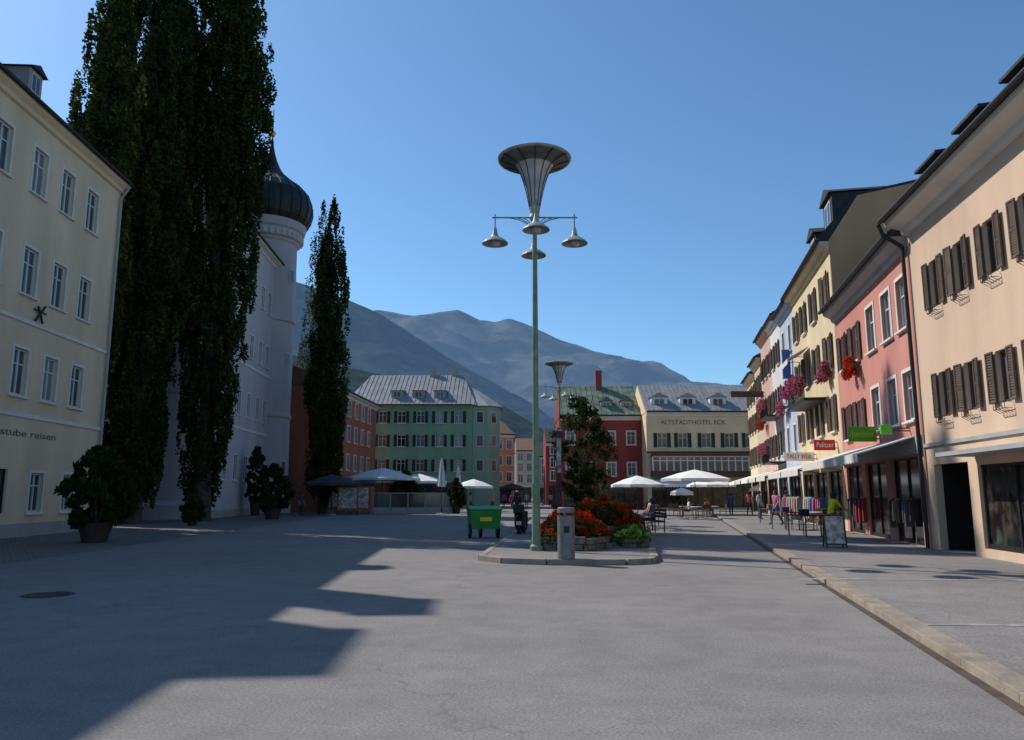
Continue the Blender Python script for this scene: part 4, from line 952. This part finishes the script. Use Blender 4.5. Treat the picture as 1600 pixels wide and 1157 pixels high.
def rack(u, v, label, cols_, w=1.0, ng=10):
    x, y, _ = G(u, v, .09); t = thing('clothes_rack', label, 'clothes rack', (x, y, .09), R(-70), 'clothes racks outside the shops')
    m = MB(); m.tube([(-w/2,0,0),(-w/2,0,1.35),(w/2,0,1.35),(w/2,0,0)], .012); m.tube([(-w/2,-.25,.03),(-w/2,.25,.03)], .012); m.tube([(w/2,-.25,.03),(w/2,.25,.03)], .012); m.build('frame', M['greytrim'], t)
    for i in range(ng):
        c = random.choice(cols_); xx = -w/2-.02+i*(w+.04)/(ng-1); l = random.uniform(.5, .95); mm = MB(); hw = random.uniform(.15, .24)
        mm.prismx([(-.05,1.37),(.05,1.37),(hw,1.27),(hw+.04,1.22-l*.5),(hw+.01,1.24-l),(-hw-.02,1.24-l),(-hw-.03,1.22-l*.5),(-hw,1.27)], xx-.02, xx+.025); g = mm.build('garment', cloth(c), t)
PAL = [(.03,.03,.035),(.05,.06,.15),(.2,.18,.17),(.2,.04,.06),(.35,.32,.3)]
rack(1418, 851, 'rack of dark clothes at the near corner of the pink house', [(.05,.04,.04),(.10,.07,.06),(.12,.12,.14),(.25,.18,.14)], .7, 6)
rack(1345, 836, 'rack of red and dark clothes under the far end of the pale awning', [(.35,.06,.07),(.10,.10,.11),(.4,.36,.32)], .7, 6)
rack(1275, 826, 'rack of bright clothes in front of the yellow house', [(.6,.15,.2),(.5,.48,.45),(.1,.2,.5)])
rack(1240, 820, 'rack of pale clothes farther along the yellow house', [(.5,.48,.45),(.3,.3,.35),(.5,.15,.1)])
c = G(1305, 856, .09)
T = thing('pavement_board', 'dark framed A board with a poster standing on the pavement', 'sign', (c[0], c[1], .09), R(-12))
m = MB()
for sy in (-1, 1):
    a = sy*.24; v = [(-.25,a,.1),(.25,a,.1),(.25,sy*.03,.88),(-.25,sy*.03,.88)]; m.face(v); m.face([(x, y-sy*.03, z) for x, y, z in v])
m.build('poster', M['poster'], T)
m = MB()
for sy in (-1, 1):
    for x in (-.265, .265): m.cyl((x, sy*.27, 0), (x, sy*.03, .93), .022, .022, 6)
    m.cyl((-.265, sy*.03, .92), (.265, sy*.03, .92), .022, .022, 6); m.cyl((-.265, sy*.245, .11), (.265, sy*.245, .11), .022, .022, 6)
m.build('frame', M['gutter'], T)
for i, (u, v) in enumerate(((1258,838),(1228,828),(1205,818))):
    c = G(u, v, .09); t = thing('display_table', 'goods table with small boxes outside the shops, %s one' % ('nearest','middle','farthest')[i], 'table', (c[0], c[1], .09), R(-78), 'goods tables along the shop fronts')
    m = MB(); m.box(-.6,.6,-.35,.35,.72,.76); m.build('tabletop', M['wood'], t)
    for x in (-.55,.55):
        for y in (-.3,.3): mm = MB(); mm.box(x-.02,x+.02,y-.02,y+.02,0,.72); mm.build('leg', M['steel'], t)
    for k in range(3):
        mm = MB(); q = (c[0]+(k-1)*.12, c[1]+(k-1)*.36, .09+.762); mm.box(-.15,.15,-.13,.13,0,.18); mm.box(-.16,.16,-.14,.14,.18,.2)
        tag(mm.build('goods_box', cloth(PAL[(k+i) % 5]), None, q, bevel=.008), 'small goods box, %s on the %s display table' % (('near end','middle','far end')[k], ('nearest','middle','farthest')[i]), 'box', 'goods boxes on the display tables')
# ================================================================== light & camera
el = R(43); az = Vector((-.82, .57, 0)).normalized()
sd = Vector((az.x*math.cos(el), az.y*math.cos(el), math.sin(el)))
sl = bpy.data.lights.new('sun', 'SUN'); sl.energy = 4.5; sl.angle = R(.5); sl.color = (1, .94, .86)
so = bpy.data.objects.new('sun', sl); col.objects.link(so); so.rotation_euler = sd.to_track_quat('Z', 'Y').to_euler()
w = bpy.data.worlds.new('World'); sc.world = w; w.use_nodes = True; nt = w.node_tree
st = nt.nodes.new('ShaderNodeTexSky'); st.sky_type = 'NISHITA'; st.sun_disc = False; st.sun_elevation = el
st.sun_rotation = math.atan2(az.x, az.y); st.air_density = 1.0; st.dust_density = .8; st.ozone_density = 2.0; st.altitude = 700
tint = nt.nodes.new('ShaderNodeVectorMath'); tint.operation = 'MULTIPLY'; tint.inputs[1].default_value = (.93, 1.28, 1.46)
bg = nt.nodes['Background']; nt.links.new(st.outputs[0], tint.inputs[0]); nt.links.new(tint.outputs[0], bg.inputs[0]); bg.inputs[1].default_value = .104
cam = bpy.data.cameras.new('camera'); cam.lens = 27; cam.sensor_width = 36; cam.clip_end = 30000; cam.clip_start = .1
co = bpy.data.objects.new('camera', cam); col.objects.link(co); co.location = (0, 0, CH); co.rotation_euler = (math.pi/2+PIT, 0, 0)
sc.camera = co
sc.view_settings.view_transform = 'Standard'; sc.view_settings.look = 'None'; sc.view_settings.exposure = 0
